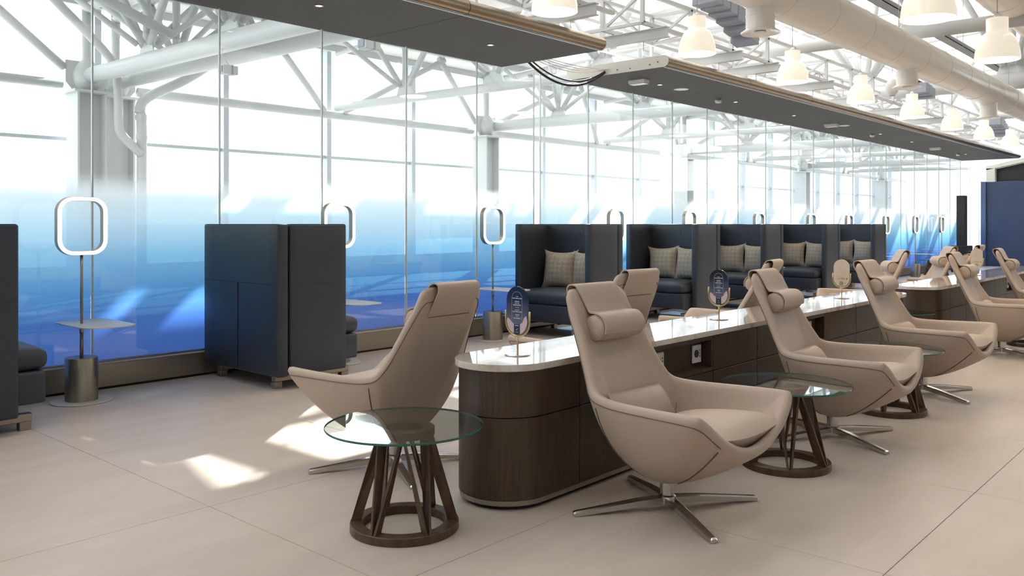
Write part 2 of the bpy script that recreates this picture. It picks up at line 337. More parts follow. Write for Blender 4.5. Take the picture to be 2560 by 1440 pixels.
# canopies
def canopy(name, label, xa, xb, joints, endcap):
    t = thing(name, label, 'canopy', ((xa + xb) / 2, 6.42, 3.33)); ox = (xa + xb) / 2
    ed = [xa] + joints + [xb]
    zb, zt = 0.0, 0.15
    arc = [(-0.70 - 0.075 * math.sin(PI * k / 10), 0.075 - 0.075 * math.cos(PI * k / 10)) for k in range(11)]
    for a_, b_ in zip(ed, ed[1:]):
        a2, b2 = a_ - ox + 0.004, b_ - ox - 0.004
        obj('soffit_panel', [rbox(a2, b2, -0.70, 0.84, zb, 0.03, 0.003, 1)], 'canopy', t)
        poly = [(-0.66, 0.02)] + arc[::1] + [(-0.66, 0.15)]
        poly = [(-0.685, 0.0)] + arc + [(-0.6, 0.15), (-0.6, 0.145), (-0.68, 0.14), (-0.68, 0.006)]
        k = len(poly); V = [(a2, y, z) for y, z in poly] + [(b2, y, z) for y, z in poly]
        obj('bullnose_edge', [(V, [tuple(range(k)), tuple(range(k, 2 * k))[::-1]] + [(i, k + i, k + (i + 1) % k, (i + 1) % k) for i in range(k)])], 'bronze', t, auto=40)
    obj('edge_trim', [box(xa - ox + 0.004, xb - ox - 0.004, -0.705, -0.690, -0.004, 0.002)], 'mullion', t)
    for x in joints: obj('joint_gap', [box(x - ox - 0.004, x - ox + 0.004, -0.74, 0.83, 0.012, 0.14)], 'shadowgap', t)
    obj('core', [box(xa - ox + 0.01, xb - ox - 0.01, -0.66, 0.82, 0.03, 0.14)], 'offwhite', t)
    if endcap:
        capp = [(0.84, 0.0), (0.84, 0.15)] + [(y, z) for y, z in arc[::-1]]
        k = len(capp); x0 = xa - ox - 0.012; V = [(x0, y, z) for y, z in capp] + [(x0 + 0.012, y, z) for y, z in capp]
        obj('end_plate', [(V, [tuple(range(k)), tuple(range(k, 2 * k))[::-1]] + [(i, k + i, k + (i + 1) % k, (i + 1) % k) for i in range(k)])], 'cream', t)
        for y, z in ((-0.62, 0.07), (-0.5, 0.05), (-0.2, 0.04), (0.0, 0.045), (0.25, 0.07)):
            obj('screw', [T(lathe([(0.008, 0), (0.008, 0.006)], 8), (x0, y, z), (0, -PI / 2, 0))], 'spkdark', t)
    return t
canopy('suspended_canopy', 'dark grey canopy with bronze rounded edge at the upper left, nearest', -3.27, 7.93, [-1.0, 1.24, 3.49, 5.73], False)
canopy('suspended_canopy', 'long dark grey canopy with cream end plate running to the far wall', 9.27, 29.3, [9.27 + 2.24 * k for k in range(1, 9)], True)
def under(name, label, cat, x, y, parts, group):
    t = thing(name, label, cat, (x, y, 3.33), 0, group)
    for nm, p, m_ in parts: obj(nm, p, m_, t, smooth=False)
    return t
dl = [(4.59, 6.45), (6.86, 6.45), (10.43, 6.5), (12.72, 6.5), (15.02, 6.52), (19.36, 6.44), (21.76, 6.5), (23.84, 6.43), (26.6, 6.5)]
names = ['nearest the camera on the near canopy', 'nearest the end of the near canopy', 'beside the emergency light at the cream end plate', 'beside the first smoke detector', 'by itself on the third canopy panel', 'beside the second smoke detector', 'just past the second smoke detector', 'near the far emergency light', 'close to the far canopy tip']
for (x, y), nm in zip(dl, names):
    under('downlight', 'small warm recessed downlight ' + nm, 'downlight', x, y, [('trim_ring', [ringlathe([(0.03, -0.004), (0.045, -0.004), (0.045, 0.004), (0.03, 0.004)], 20)], 'rim'), ('lens', [lathe([(0.03, -0.002), (0.03, 0.002)], 16)], 'spot')], 'canopy downlights')
for (x, y), nm in zip([(9.89, 6.5), (16.78, 6.51), (23.76, 6.52)], ['by the cream end plate', 'halfway along the far canopy', 'towards the far canopy tip']):
    under('emergency_light', 'flat rectangular emergency light under the canopy ' + nm, 'light', x, y, [('body', [rbox(-0.07, 0.07, -0.13, 0.13, -0.045, 0, 0.006)], 'whiteplastic'), ('diffuser', [rbox(-0.06, 0.06, -0.12, 0.12, -0.062, -0.045, 0.006)], 'plate')], 'emergency lights under the canopy')
for (x, y), nm in zip([(12.21, 6.54), (19.24, 6.57), (26.2, 6.6)], ['on the second panel of the far canopy', 'midway down the far canopy', 'near the far canopy tip']):
    under('smoke_detector', 'round white smoke detector ' + nm, 'detector', x, y, [('base', [lathe([(0.055, 0), (0.055, -0.025), (0.05, -0.03)][::-1], 20)], 'tray'), ('sensor_head', [lathe([(0.0, -0.07), (0.035, -0.068), (0.05, -0.05), (0.05, -0.03)], 20)], 'whiteplastic')], 'smoke detectors under the canopy')
for (x, y), nm in zip([(10.98, 6.48), (17.22, 6.43)], ['on the first far canopy panel', 'on the fourth far canopy panel']):
    under('ceiling_speaker', 'flush round white ceiling speaker ' + nm, 'speaker', x, y, [('grille', [lathe([(0.0, -0.006), (0.095, -0.005), (0.1, 0.0)], 28)], 'plate'), ('trim_ring', [ringlathe([(0.1, -0.007), (0.108, -0.005), (0.108, 0), (0.1, 0)], 28)], 'whiteplastic')], 'flush speakers under the canopy')
# cables between the two canopies
def sag(a_, b_, s, n=14, w=0):
    return [(a_[0] + (b_[0] - a_[0]) * t, a_[1] + (b_[1] - a_[1]) * t + w * math.sin(PI * t), a_[2] + (b_[2] - a_[2]) * t - s * 4 * t * (1 - t)) for t in [i / n for i in range(n + 1)]]
tag(obj('power_cable', [tube(sag((7.93, 6.85, 3.37), (9.27, 6.62, 3.37), 0.24), 0.016, 8)], 'cable', smooth=True), 'thick black cable sagging between the two canopies', 'cable')
tag(obj('power_cable', [tube(sag((7.93, 6.80, 3.38), (9.27, 6.62, 3.385), 0.20), 0.010, 8)], 'cable', smooth=True), 'thinner black cable just above the thick one', 'cable')
for k in range(4):
    tag(obj('data_cable', [tube(sag((7.93, 6.76 - 0.05 * k, 3.39), (9.27, 6.66 - 0.03 * k, 3.40), 0.09 - 0.018 * k), 0.005, 6)], 'wcable', smooth=True), ['lowest', 'second lowest', 'second highest', 'highest'][k] + ' of the thin pale cables strung between the canopies', 'cable', 'pale cables between the canopies')

# ------------------------------------------------------------------ hall beyond the glass
YO = 18.1; BAY = 11.5; X0 = 7.27
def roof_z(y): return 5.84 + (YO - y) * 0.06
fac = struct(obj('wall_facade', [box(-10, 62, YO + 0.02, YO + 0.14, 5.84, 6.1), box(-10, 62, YO, YO + 0.12, -0.02, 0.5)], 'white'), 'tall outer glass front of the hall')
zs = [0.5, 3.06, 4.11, 5.84]
mx_ = [10.25 + 2.875 * n for n in range(-6, 17)]
for x in mx_: obj('mullion', [box(x - 0.065, x + 0.065, YO - 0.10, YO + 0.12, 0.5, 5.84)], 'mullion', fac)
for z in zs[1:2]:
    for a_, b_ in zip(mx_, mx_[1:]): obj('transom', [box(a_ + 0.065, b_ - 0.065, YO - 0.03, YO + 0.1, z - 0.035, z + 0.035)], 'mullion', fac)
for a_, b_ in zip(mx_, mx_[1:]):
    for z0, z1 in zip(zs, zs[1:]): obj('pane', [box(a_ + 0.06, b_ - 0.06, YO + 0.03, YO + 0.04, z0, z1)], 'facade', fac)
tie = thing('tie_tube', 'white horizontal steel tube running along the hall front at column-top height', 'beam', (0, YO - 0.35, 4.11))
for a_, b_ in ((-8, 6.58), (8.08, 18.08), (18.86, 29.58), (30.36, 41.08), (41.86, 52.58), (53.36, 58)): obj('tube', [tube([(a_, 0, 0), (b_, 0, 0)], 0.10, 14)], 'white', tie, smooth=True)
cn = ['nearest steel column, partly behind a glass joint at the left', 'second steel column, with the branching drain pipe beside it', 'third steel column, behind the facing booths', 'fourth steel column along the hall front', 'fifth steel column along the hall front', 'furthest steel column along the hall front']
ci = 0
for b_ in range(-1, 5):
    for q in range(2):
        if b_ == -1: continue
        if b_ > 0 and q == 1: continue
        x = X0 + b_ * BAY + (-0.30 if q == 0 else 0.42); y = YO - 0.55 + 0.35 * q
        t = thing('steel_column', cn[ci], 'column', (x, y, 0)); ci += 1
        obj('shaft', [box(-0.28, -0.24, -0.28, 0.28, 0, 3.92), box(0.24, 0.28, -0.28, 0.28, 0, 3.92), box(-0.24, 0.24, -0.03, 0.03, 0, 3.92), box(-0.24, 0.24, 0.2, 0.24, 0, 3.92)], 'white', t)
        obj('cap_plate', [box(-0.36, 0.36, -0.36, 0.36, 3.92, 3.97)], 'white', t)
        obj('stiffener', [([(0.28, 0, 3.92), (0.36, 0, 3.92), (0.28, 0, 3.5), (0.28, 0.012, 3.92), (0.36, 0.012, 3.92), (0.28, 0.012, 3.5)], [(0, 1, 2), (5, 4, 3), (0, 3, 4, 1), (1, 4, 5, 2), (2, 5, 3, 0)])], 'white', t)
        obj('head_plate', [T(prism([(-0.40, 4.56), (-0.40, 4.14), (-0.26, 3.97), (0.26, 3.97), (0.40, 4.14), (0.40, 4.56)], -0.015, 0.015), rot=(PI / 2, 0, 0))], 'white', t)
        obj('head', [lathe([(0.16, 3.97), (0.26, 4.15), (0.28, 4.3), (0.2, 4.5), (0.09, 4.6), (0.09, 5.75)], 20)], 'white', t, smooth=True)
# roof trusses running across the hall and over the lounge
tl_ = ['nearest roof truss, its thick tube rising past the top left corner', 'second roof truss beside the nearest one', 'slim mid-bay roof truss between the first and third columns', 'roof truss over the booths from the third column', 'slim mid-bay roof truss past the third column', 'roof truss from the fourth column', 'slim mid-bay roof truss past the fourth column', 'roof truss from the fifth column', 'slim mid-bay roof truss past the fifth column', 'furthest roof truss', ]
spec = [(X0 - 0.30, 0.16, 0), (X0 + 0.42, 0.15, 0.35)]
for b_ in range(0, 4):
    if b_: spec.append((X0 + b_ * BAY - 0.1, 0.16, 0))
    spec.append((X0 + (b_ + 0.5) * BAY, 0.10, 0))
def cz(y): return 4.28 - 0.012 * (YO - y)
for (x, r, dy), lab in zip(spec, tl_):
    t = thing('roof_truss', lab, 'truss', (x, 0, 0))
    y1 = YO - 0.55 + dy; y0 = -3.0
    obj('bottom_chord', [tube([(0, y1, cz(y1)), (0, y0, cz(y0))], r, 16)], 'white', t, smooth=True)
    obj('top_chord', [tube([(0, y1, roof_z(y1) - 0.25), (0, y0, roof_z(y0) - 0.25)], r * 0.6, 12)], 'white', t, smooth=True)
    nodes = [y1 - 2.8 * k - 2.6 for k in range(6)]
    for k, yn in enumerate(nodes):
        zc = cz(yn)
        obj('gusset_plate', rot=(PI / 2, 0, PI / 2), m='white', parent=t, parts=[prism([(yn - 0.3, zc + 0.08), (yn + 0.3, zc + 0.08), (yn + 0.18, zc + 0.36), (yn - 0.18, zc + 0.36)], -0.012, 0.012)])
        for dx, dyy in ((0, -1.15), (0, 1.15), (-1.6, -0.9), (1.6, -0.9), (-1.5, 0.95), (1.5, 0.95), (0, 0.0)):
            if r < 0.12 and abs(dx) > 1 and dyy < 0: continue
            if dx == 0 and dyy == 0 and k % 2 == 1: continue
            ye = yn + dyy; obj('strut', [tube([(dx * 0.08, yn + dyy * 0.12, zc + 0.3), (dx, ye, roof_z(ye) - 0.2)], 0.055 if dx else 0.07, 10)], 'white', t, smooth=True)
# facade braces from the mid-bay node up to the roof
bl = 0
for b_ in range(0, 4):
    xm = X0 + (b_ + 0.5) * BAY
    for s_, nm in ((-1, 'left'), (1, 'right')):
        for top, fr in ((0.55, 0.42), ):
            xx = xm + s_ * 3.3
            p = tube([(xm + s_ * 0.3, YO - 0.45, 4.2), (xm + s_ * 2.75, YO - 1.6, roof_z(YO - 1.6) - 0.2)], 0.075, 10)
            tag(obj('wind_brace', [p], 'white', smooth=True), 'white diagonal brace leaning %s from the mid-bay node of bay %s' % (nm, ['one', 'two', 'three', 'four'][b_]), 'brace', 'diagonal braces at the hall front')
            xc = X0 + (b_ + (0 if s_ < 0 else 1)) * BAY - 0.3 + (0.72 if s_ < 0 and b_ == 0 else 0)
            p = tube([(xc - s_ * 0.42, YO - 0.5, 4.35), (xc - s_ * 2.9, YO - 1.6, roof_z(YO - 1.6) - 0.2)], 0.075, 10)
            tag(obj('wind_brace', [p], 'white', smooth=True), 'white diagonal brace rising from the column at the %s end of bay %s' % (nm, ['one', 'two', 'three', 'four'][b_]), 'brace', 'diagonal braces at the hall front')
tag(obj('wind_brace', [tube([(X0 - 0.72, YO - 0.5, 4.42), (X0 - 3.0, YO - 1.6, roof_z(YO - 1.6) - 0.2)], 0.085, 10)], 'white', smooth=True), 'white brace leaning out of the left edge from the nearest column', 'brace', 'diagonal braces at the hall front')
tag(obj('wind_brace', [tube([(X0 - 0.2, 14.2, 4.62), (X0 - 4.2, 13.6, 5.75)], 0.085, 10)], 'white', smooth=True), 'white brace running from the first fan node to the left edge', 'brace', 'diagonal braces at the hall front')
# drain pipe beside the second column
dp = thing('drain_pipe', 'white branching drain pipe hugging the second steel column', 'pipe', (X0 + 0.42, YO - 1.05, 0))
obj('stack', [tube(catmull([(0.15, 0, 0.2), (0.15, 0, 3.3), (0.12, 0, 3.6), (0.25, 0, 3.9), (1.0, -0.1, 4.35), (1.6, -0.2, 4.8), (2.6, -0.3, 5.6)], 5, False), 0.10, 14)], 'white', dp, smooth=True)
obj('branch', [tube(catmull([(0.12, -0.05, 2.75), (-0.25, -0.05, 3.1), (-0.33, -0.05, 3.3), (-0.35, -0.05, 4.0), (-0.5, -0.05, 4.6), (-1.6, -0.1, 5.6), (-2.0, -0.1, 6.1)], 5, False), 0.085, 14)], 'white', dp, smooth=True)
for z in (3.05, 3.45): obj('coupling', [lathe([(0.11, z), (0.11, z + 0.1)], 16, (0.15 if z < 3.1 else 0.14, 0))], 'white', dp, smooth=False)
# roof: solid deck, opal skylights over the lounge edge, hall openings cut to shape the sun
cl = struct(obj('ceiling', [box(-10, 62, 0.2, 3.9, roof_z(3.9) + 0.02, roof_z(3.9) + 0.2), box(-10, 62, -6, -0.7, roof_z(3.9) + 0.02, roof_z(3.9) + 0.2)], 'offwhite'), 'white roof deck with skylights')
def roofquad(nm, xa, xb, ya, yb, m_, th=0.12):
    V = [(x, y, roof_z(y) + dz) for dz in (0, th) for y in (ya, yb) for x in (xa, xb)]
    return obj(nm, [(V, [(0, 2, 3, 1), (4, 5, 7, 6), (0, 1, 5, 4), (2, 6, 7, 3), (0, 4, 6, 2), (1, 3, 7, 5)])], m_, cl)
roofquad('deck_strip', -10, 62, 15.0, YO + 0.3, 'offwhite')
for a_, b_ in zip(mx_, mx_[1:]):
    for ya, yb in ((3.9, 6.4), (6.4, 9.0), (-0.7, 0.2)):  # rightmost strip is unseen, added to fill the lounge with light
        roofquad('skylight_and_fill_panel', a_ + 0.02, b_ - 0.02, ya, yb, 'skylight', 0.02)
for x in mx_: roofquad('glazing_bar', x - 0.05, x + 0.05, 3.9, 9.0, 'white', 0.08); roofquad('glazing_bar', x - 0.05, x + 0.05, -0.7, 0.2, 'white', 0.08)  # second set of bars belongs to the added fill strip
for a_, b_, ya, yb in ((-10, 9.55, 9.0, 15.0), (9.55, 14.6, 11.9, 12.5), (9.55, 14.6, 12.85, 15.0), (11.0, 14.6, 12.5, 12.85)): roofquad('deck_strip', a_, b_, ya, yb, 'offwhite')  # deck layout shaped to let sun onto chosen floor and film areas
x = 11.25
while x < 60: roofquad('deck_strip', x, x + (0.95 if x < 22 else 0.6), 9.0, 11.9 if x < 14 else 15.0, 'offwhite'); x += 2.875  # strip widths shaped for the sun streaks on the film
pn = 0
for y in (9.0, 11.0, 13.0, 15.0, 16.4, 17.7):
    tag(obj('roof_purlin', [box(-10, 62, y - 0.06, y + 0.06, roof_z(y) - 0.16, roof_z(y))], 'white'), 'white roof purlin, number %s counted in from the hall front' % ['six', 'five', 'four', 'three', 'two', 'one'][pn], 'purlin', 'roof purlins'); pn += 1
for y, nm in ((-0.6, 'furthest right'), (2.4, 'right of the cable tray'), (3.9, 'above the cable tray'), (6.4, 'in the middle of the opal skylights')):
    tag(obj('roof_purlin', [box(-10, 62, y - 0.07, y + 0.07, min(roof_z(y), roof_z(3.9)) - 0.2, min(roof_z(y), roof_z(3.9)) - 0.01)], 'white'), 'white roof purlin over the lounge, ' + nm, 'purlin', 'roof purlins')
# wall closing the back of the lounge on the unseen right
struct(obj('wall_right', [box(-4, 32, -5.7, -5.5, -0.1, 6.6)], 'offwhite'), 'plain pale wall on the right')
struct(obj('wall_back', [box(-4.2, -4, -5.7, 7.2, -0.1, 6.6)], 'offwhite'), 'plain pale wall behind the camera')
# two small cameras under the nearest chord
for (y, x, lab) in ((12.2, X0 - 0.30, 'small white projector hanging under the nearest roof tube, lower left'), (8.9, X0 - 0.15, 'small white projector hanging beside the near canopy edge')):
    y_ = y; z_ = cz(y_) - 0.45
    t = thing('projector', lab, 'projector', (x, y_, z_))
    obj('body', [rbox(-0.12, 0.14, -0.08, 0.08, -0.07, 0.07, 0.012)], 'white', t); obj('lens', [box(-0.135, -0.12, -0.06, 0.06, -0.05, 0.05)], 'spk', t)
    obj('clamp_band', [box(0.02, 0.05, -0.083, 0.083, -0.073, 0.073)], 'spk', t); obj('cable', [tube(catmull([(0.03, 0, 0.07), (-0.05, 0, 0.16), (-0.10, 0, 0.24), (-0.09, 0, 0.33)], 4, False), 0.008, 6)], 'white', t, smooth=True)

# ================================================================== END OF ROOM
struct(obj('wall_end', [rbox(30.5, 30.7, -5.5, 6.95, -0.05, 2.70, 0.01, 1)], 'bluewall'), 'dark blue fabric partition closing the lounge')
struct(obj('trim_2', [box(30.44, 30.5, 6.86, 7.0, 0, 2.71)], mat('blue_edge', (0.07, 0.11, 0.22), 0.5)), 'lighter blue edge post of the partition')
pt = thing('screen_portal', 'cream framed black opening above the blue partition', 'portal', (30.9, 6.6, 2.7))
obj('post', [box(0, 0.3, 0.1, 0.35, 0, 0.45)], 'cream', pt)
obj('header', [([(0, 0.35, 0.40), (0.3, 0.35, 0.40), (0.3, -8, 2.1), (0, -8, 2.1), (0, 0.35, 0.52), (0.3, 0.35, 0.52), (0.3, -8, 2.25), (0, -8, 2.25)], [(0, 3, 2, 1), (4, 5, 6, 7), (0, 1, 5, 4), (3, 7, 6, 2), (0, 4, 7, 3), (1, 2, 6, 5)])], 'cream', pt)
obj('black_infill', [([(0.25, 0.1, -0.1), (0.35, 0.1, -0.1), (0.35, -8, -0.1), (0.25, -8, -0.1), (0.25, 0.1, 0.44), (0.35, 0.1, 0.44), (0.35, -8, 2.12), (0.25, -8, 2.12)], [(0, 3, 2, 1), (4, 5, 6, 7), (0, 1, 5, 4), (3, 7, 6, 2), (0, 4, 7, 3), (1, 2, 6, 5)])], 'black', pt)
bp = thing('black_tower', 'tall slim black tower with a wide black base box near the blue wall', 'speaker', (26.4, 6.55, 0))
obj('tower', [rbox(-0.13, 0.13, -0.11, 0.11, 0.7, 2.15, 0.01)], 'black', bp); obj('base_box', [rbox(-0.33, 0.33, -0.2, 0.2, 0, 0.74, 0.015)], 'black', bp)
obj('badge', [box(-0.02, 0.06, -0.206, -0.2, 0.58, 0.61)], 'silver', bp)

# ================================================================== OVERHEAD SERVICES
def hang(t, x, y, z0, z1): obj('hanger_wire', [tube([(x, y, z0), (x, y, z1)], 0.004, 5)], 'wire', t)
d1 = thing('air_duct', 'big round ivory air duct running the length of the lounge', 'duct', (0, 3.63, 3.62))
obj('duct_body', [tube([(0, 0, 0), (30, 0, 0)], 0.24, 32)], 'duct', d1, smooth=True)
for k in range(28): 
    x = 0.6 + k * 1.05; obj('joint_ring', [T(ringlathe([(0.239, -0.012), (0.246, -0.006), (0.246, 0.006), (0.239, 0.012)], 32), (x, 0, 0), (0, PI / 2, 0))], 'duct', d1, smooth=True)
for x in (3.3, 7.6, 11.95, 16.3, 20.65, 25.0):
    n_ = obj('outlet_nozzle', [lathe([(0.134, -0.15), (0.134, -0.44)][::-1] , 28)], 'duct', d1, loc=(x, 0, 0), auto=40)
    obj('flange', [ringlathe([(0.10, -0.44), (0.18, -0.46), (0.182, -0.45), (0.136, -0.42)], 28)], 'duct', n_, auto=40)
    obj('core_disc', [lathe([(0.055, -0.452), (0.055, -0.445)], 20)], 'plate', n_)
    obj('seam_band', [ringlathe([(0.133, -0.30), (0.138, -0.30), (0.138, -0.285), (0.133, -0.285)], 28)], 'duct', n_)
for x in range(2, 30, 3): hang(d1, x + 0.3, -0.1, 0.23, 2.9)
d2 = thing('air_duct', 'second ivory duct cut off by the top right corner', 'duct', (0, 2.6, 4.42))
obj('duct_body', [tube([(0, 0, 0), (30, 0, 0)], 0.32, 32)], 'duct', d2, smooth=True)
for k in range(28): obj('joint_ring', [T(ringlathe([(0.319, -0.012), (0.327, -0.006), (0.327, 0.006), (0.319, 0.012)], 32), (0.9 + k * 1.05, 0, 0), (0, PI / 2, 0))], 'duct', d2, smooth=True)
ct = thing('cable_tray', 'dark galvanised cable tray carrying cables above the duct', 'cable tray', (0, 4.55, 4.78))
obj('tray_base', [box(4, 23.4, -0.09, 0.09, 0, 0.01), box(4, 23.4, -0.09, -0.08, 0, 0.07), box(4, 23.4, 0.08, 0.09, 0, 0.07)], 'tray', ct)
for k in range(3): obj('cable', [tube([(4, -0.04 + 0.04 * k, 0.03), (23.3, -0.04 + 0.04 * k, 0.03)], 0.014, 6)], 'cable' if k == 1 else 'tray', ct)
for x in range(6, 24, 3): hang(ct, x, 0, 0.05, 1.5)
# white box frames carrying the canopies
def boxframe(label, xa, xb, first):
    t = thing('box_frame', label, 'frame', (0, 5.9, 3.75)); w_ = 0.022
    def bar(nm, p, q, r=w_): obj(nm, [tube([p, q], 0, sec=[(-r, -r), (r, -r), (r, r), (-r, r)])], 'white', t)
    for y in (-0.3, 0.28, 1.0):
        for z in (0, 0.36): bar('chord', (xa, y, z), (xb, y, z))
    n_ = int((xb - xa) / 1.12)
    for k in range(n_ + 1):
        x = xa + k * 1.12
        for y in (-0.3, 0.28, 1.0): bar('post', (x, y, 0), (x, y, 0.36))
        for z in (0, 0.36): bar('cross_bar', (x, -0.3, z), (x, 1.0, z), 0.018)
        if k == first or k % 2 == 1: bar('diagonal', (x, -0.3, 0.36), (x, 0.28, 0.0), 0.016)
        if k < n_: bar('lacing', (x, 0.28, 0.0 if k % 2 else 0.36), (x + 1.12, 0.28, 0.36 if k % 2 else 0.0), 0.014)
    return t
boxframe('white steel box frame above the near canopy', -3.0, 8.0, 99)
boxframe('long white steel box frame above the far canopy', 8.6, 29.5, 0)
ib = ['first', 'second', 'third', 'fourth', 'fifth', 'sixth', 'seventh', 'eighth', 'ninth', 'tenth', 'eleventh']
xs_ib = [5.6, 7.4, 8.85, 10.75, 11.9, 14.0, 16.1, 18.2, 20.4, 22.6, 24.8]
for x, nm in zip(xs_ib, ib):
    t = thing('hanger_beam', '%s white I-beam stub under the box frames, counting from the left' % nm, 'beam', (x, 5.4, 3.60), 0, 'white beam stubs under the box frames')
    obj('web', [box(-0.006, 0.006, 0, 1.8, 0, 0.11)], 'white', t)
    obj('flange', [box(-0.045, 0.045, 0, 1.8, 0.11, 0.12)], 'white', t); obj('flange', [box(-0.045, 0.045, 0, 1.8, -0.01, 0)], 'white', t)
    obj('hanger_rod', [tube([(0, 0.35, -0.12), (0, 0.35, 0.0)], 0.004, 5)], 'wire', t)
# pendant lamps
def make_pendant(label, loc, cord):
    t = thing('pendant_lamp', label, 'lamp', loc, 0, 'white bell pendant lamps')
    obj('shade', [lathe([(0.100, 0.42), (0.100, 0.285), (0.11, 0.275), (0.135, 0.255), (0.165, 0.21), (0.188, 0.15), (0.202, 0.085), (0.208, 0.03), (0.209, 0.0), (0.202, 0.0), (0.2, 0.03)][::-1], 36)], 'opal', t, auto=50)
    obj('diffuser', [lathe([(0.2, 0.012), (0.2, 0.016)], 36)], 'lampdisc', t)
    obj('cap', [lathe([(0.03, 0.42), (0.03, 0.45), (0.012, 0.47)], 14)], 'whiteplastic', t)
    obj('cord', [tube([(0, 0, 0.46), (0, 0, cord)], 0.005, 6)], 'wire', t)
    return t
row1 = [5.98 + 2.55 * k for k in range(9)]
pend = make_pendant('white bell pendant cut off by the top edge, above the near canopy tip', (row1[0], 4.83, 3.26), 2.9)
l1 = ['white bell pendant beside the grey speaker array', 'white bell pendant left of the duct, second full one', 'white bell pendant below the near duct outlet, third in the row', 'white bell pendant just under the duct outlet with a lit centre', 'fifth full white pendant down the left row', 'sixth full white pendant down the left row', 'small white pendant near the right edge, seventh in the left row', 'furthest white pendant of the left row']
for x, lb in zip(row1[1:], l1): dup(pend, (x, 4.83, 3.26), 0, lb)
for x, lb in zip((7.35, 9.65, 12.05), ('largest white pendant, cut off by the top edge right of the duct', 'white bell pendant in front of the white tube, upper right', 'white pendant cut off by the right edge')): dup(pend, (x, 2.07, 3.0), 0, lb)
# loudspeaker arrays
def line_array(label, loc, rz, n_):
    t = thing('line_array_speaker', label, 'speaker', loc, rz, 'grey loudspeaker arrays')
    for k in range(n_):
        a_ = 0.04 * k; obj('cabinet', [T(rbox(0, 0.19, -0.16, 0.16, -0.10, 0.10, 0.008, 1), (k * 0.2, 0, -0.012 * k * k), (0, a_, 0))], 'spk', t)
    obj('rigging_bar', [box(-0.1, 0.2 * n_, -0.02, 0.02, 0.11, 0.14)], 'spkdark', t); obj('hanger_wire', [tube([(0.3, 0, 0.12), (0.3, 0, 2.2)], 0.005, 5)], 'wire', t)
line_array('dark grey loudspeaker array hanging behind the nearest full pendant', (9.25, 5.15, 4.12), 0, 6)
line_array('small grey loudspeaker array beyond the second duct outlet', (17.6, 5.15, 4.0), 0, 3)
line_array('grey loudspeaker array at the far right edge', (23.6, 5.15, 3.9), 0, 5)
bs = thing('bell_speaker', 'white egg-shaped hanging speaker beside the second duct outlet', 'speaker', (14.4, 4.6, 3.45))
obj('body', [lathe([(0.0, -0.02), (0.05, -0.015), (0.085, 0.04), (0.1, 0.12), (0.085, 0.2), (0.04, 0.25), (0.01, 0.26)], 24)], 'whiteplastic', bs, smooth=True); obj('cord', [tube([(0, 0, 0.25), (0, 0, 2.5)], 0.004, 5)], 'wire', bs); obj('grille', [lathe([(0.045, -0.024), (0.045, -0.016)], 16)], 'spk', bs)

# ================================================================== BOOTHS (local: front = +x, width along y)
def make_booth(label, loc, rz):
    t = thing('high_back_booth', label, 'booth', loc, rz, 'navy high-back booths')
    W = 0.59; ZB, ZT = 0.11, 1.35
    bk = obj('back_panel', [puff(0.0, 0.10, -W, W, ZB, ZT, 0.010, 0.018, 8, 0)], 'navy', t, auto=40)
    for y in (-0.38, 0.0, 0.38):
        for z in (1.22, 1.02, 0.82): obj('button', [T(lathe([(0.0, 0.006), (0.009, 0.004), (0.012, 0.0)], 10), (0.108, y, z), (0, PI / 2, 0))], 'navyseam', bk)
    obj('seam', [tube([(-0.0125, -W + 0.04, 0.86), (-0.0135, 0, 0.86), (-0.0125, W - 0.04, 0.86)], 0.0025, 6)], 'navyseam', bk); obj('seam', [tube([(-0.013, 0, 0.86), (-0.011, 0, 0.14)], 0.0025, 6)], 'navyseam', bk)
    obj('top_piping', [tube([(0.012, -W + 0.03, ZT - 0.004), (0.012, W - 0.03, ZT - 0.004)], 0.005, 6)], 'navyseam', bk)
    for s_ in (-1, 1):
        y0, y1 = (W - 0.085, W) if s_ > 0 else (-W, -W + 0.085)
        wg = obj('side_wing', [puff(0.116, 0.68, y0, y1, ZB, ZT, 0.01, 0.018, 8, 1)], 'navy', t, auto=40)
        for x in (0.25, 0.48):
            for z in (1.22, 1.02, 0.82): obj('button', [T(lathe([(0.0, 0.006), (0.009, 0.004), (0.012, 0.0)], 10), (x, y0 - 0.008 if s_ > 0 else y1 + 0.008, z), (s_ * PI / 2, 0, 0))], 'navyseam', wg)
        obj('top_piping', [tube([(0.13, s_ * (W - 0.012), ZT - 0.004), (0.66, s_ * (W - 0.012), ZT - 0.004)], 0.005, 6)], 'navyseam', wg)
        obj('seam', [tube([(0.13, s_ * (W + 0.0085), 0.86), (0.35, s_ * (W + 0.0115), 0.855), (0.67, s_ * (W + 0.0105), 0.86)], 0.0015, 6)], 'navyseam', wg)
        obj('sled_foot', [rbox(0.06, 0.80, s_ * (W - 0.16) - 0.03, s_ * (W - 0.16) + 0.03, 0.055, 0.11, 0.004, 1)], 'champagne', t)
        for x in (0.09, 0.76): obj('foot_pad', [rbox(x - 0.035, x + 0.035, s_ * (W - 0.16) - 0.03, s_ * (W - 0.16) + 0.03, 0.0, 0.055, 0.003, 1)], 'champagne', t)
    wi = W - 0.095
    obj('seat_base', [rbox(0.11, 0.875, -wi, wi, 0.17, 0.385, 0.02, 3)], 'navy', t, auto=40)
    obj('seat_cushion', [puff(0.105, 0.895, -wi, wi, 0.395, 0.525, 0.035, 0.05, 8, 2)], 'navy', t, smooth=True)
    return t
YB = 5.95 + 0.59
booth = make_booth('navy booth at the far left edge, cut off by the frame', (1.27, YB, 0), 0)
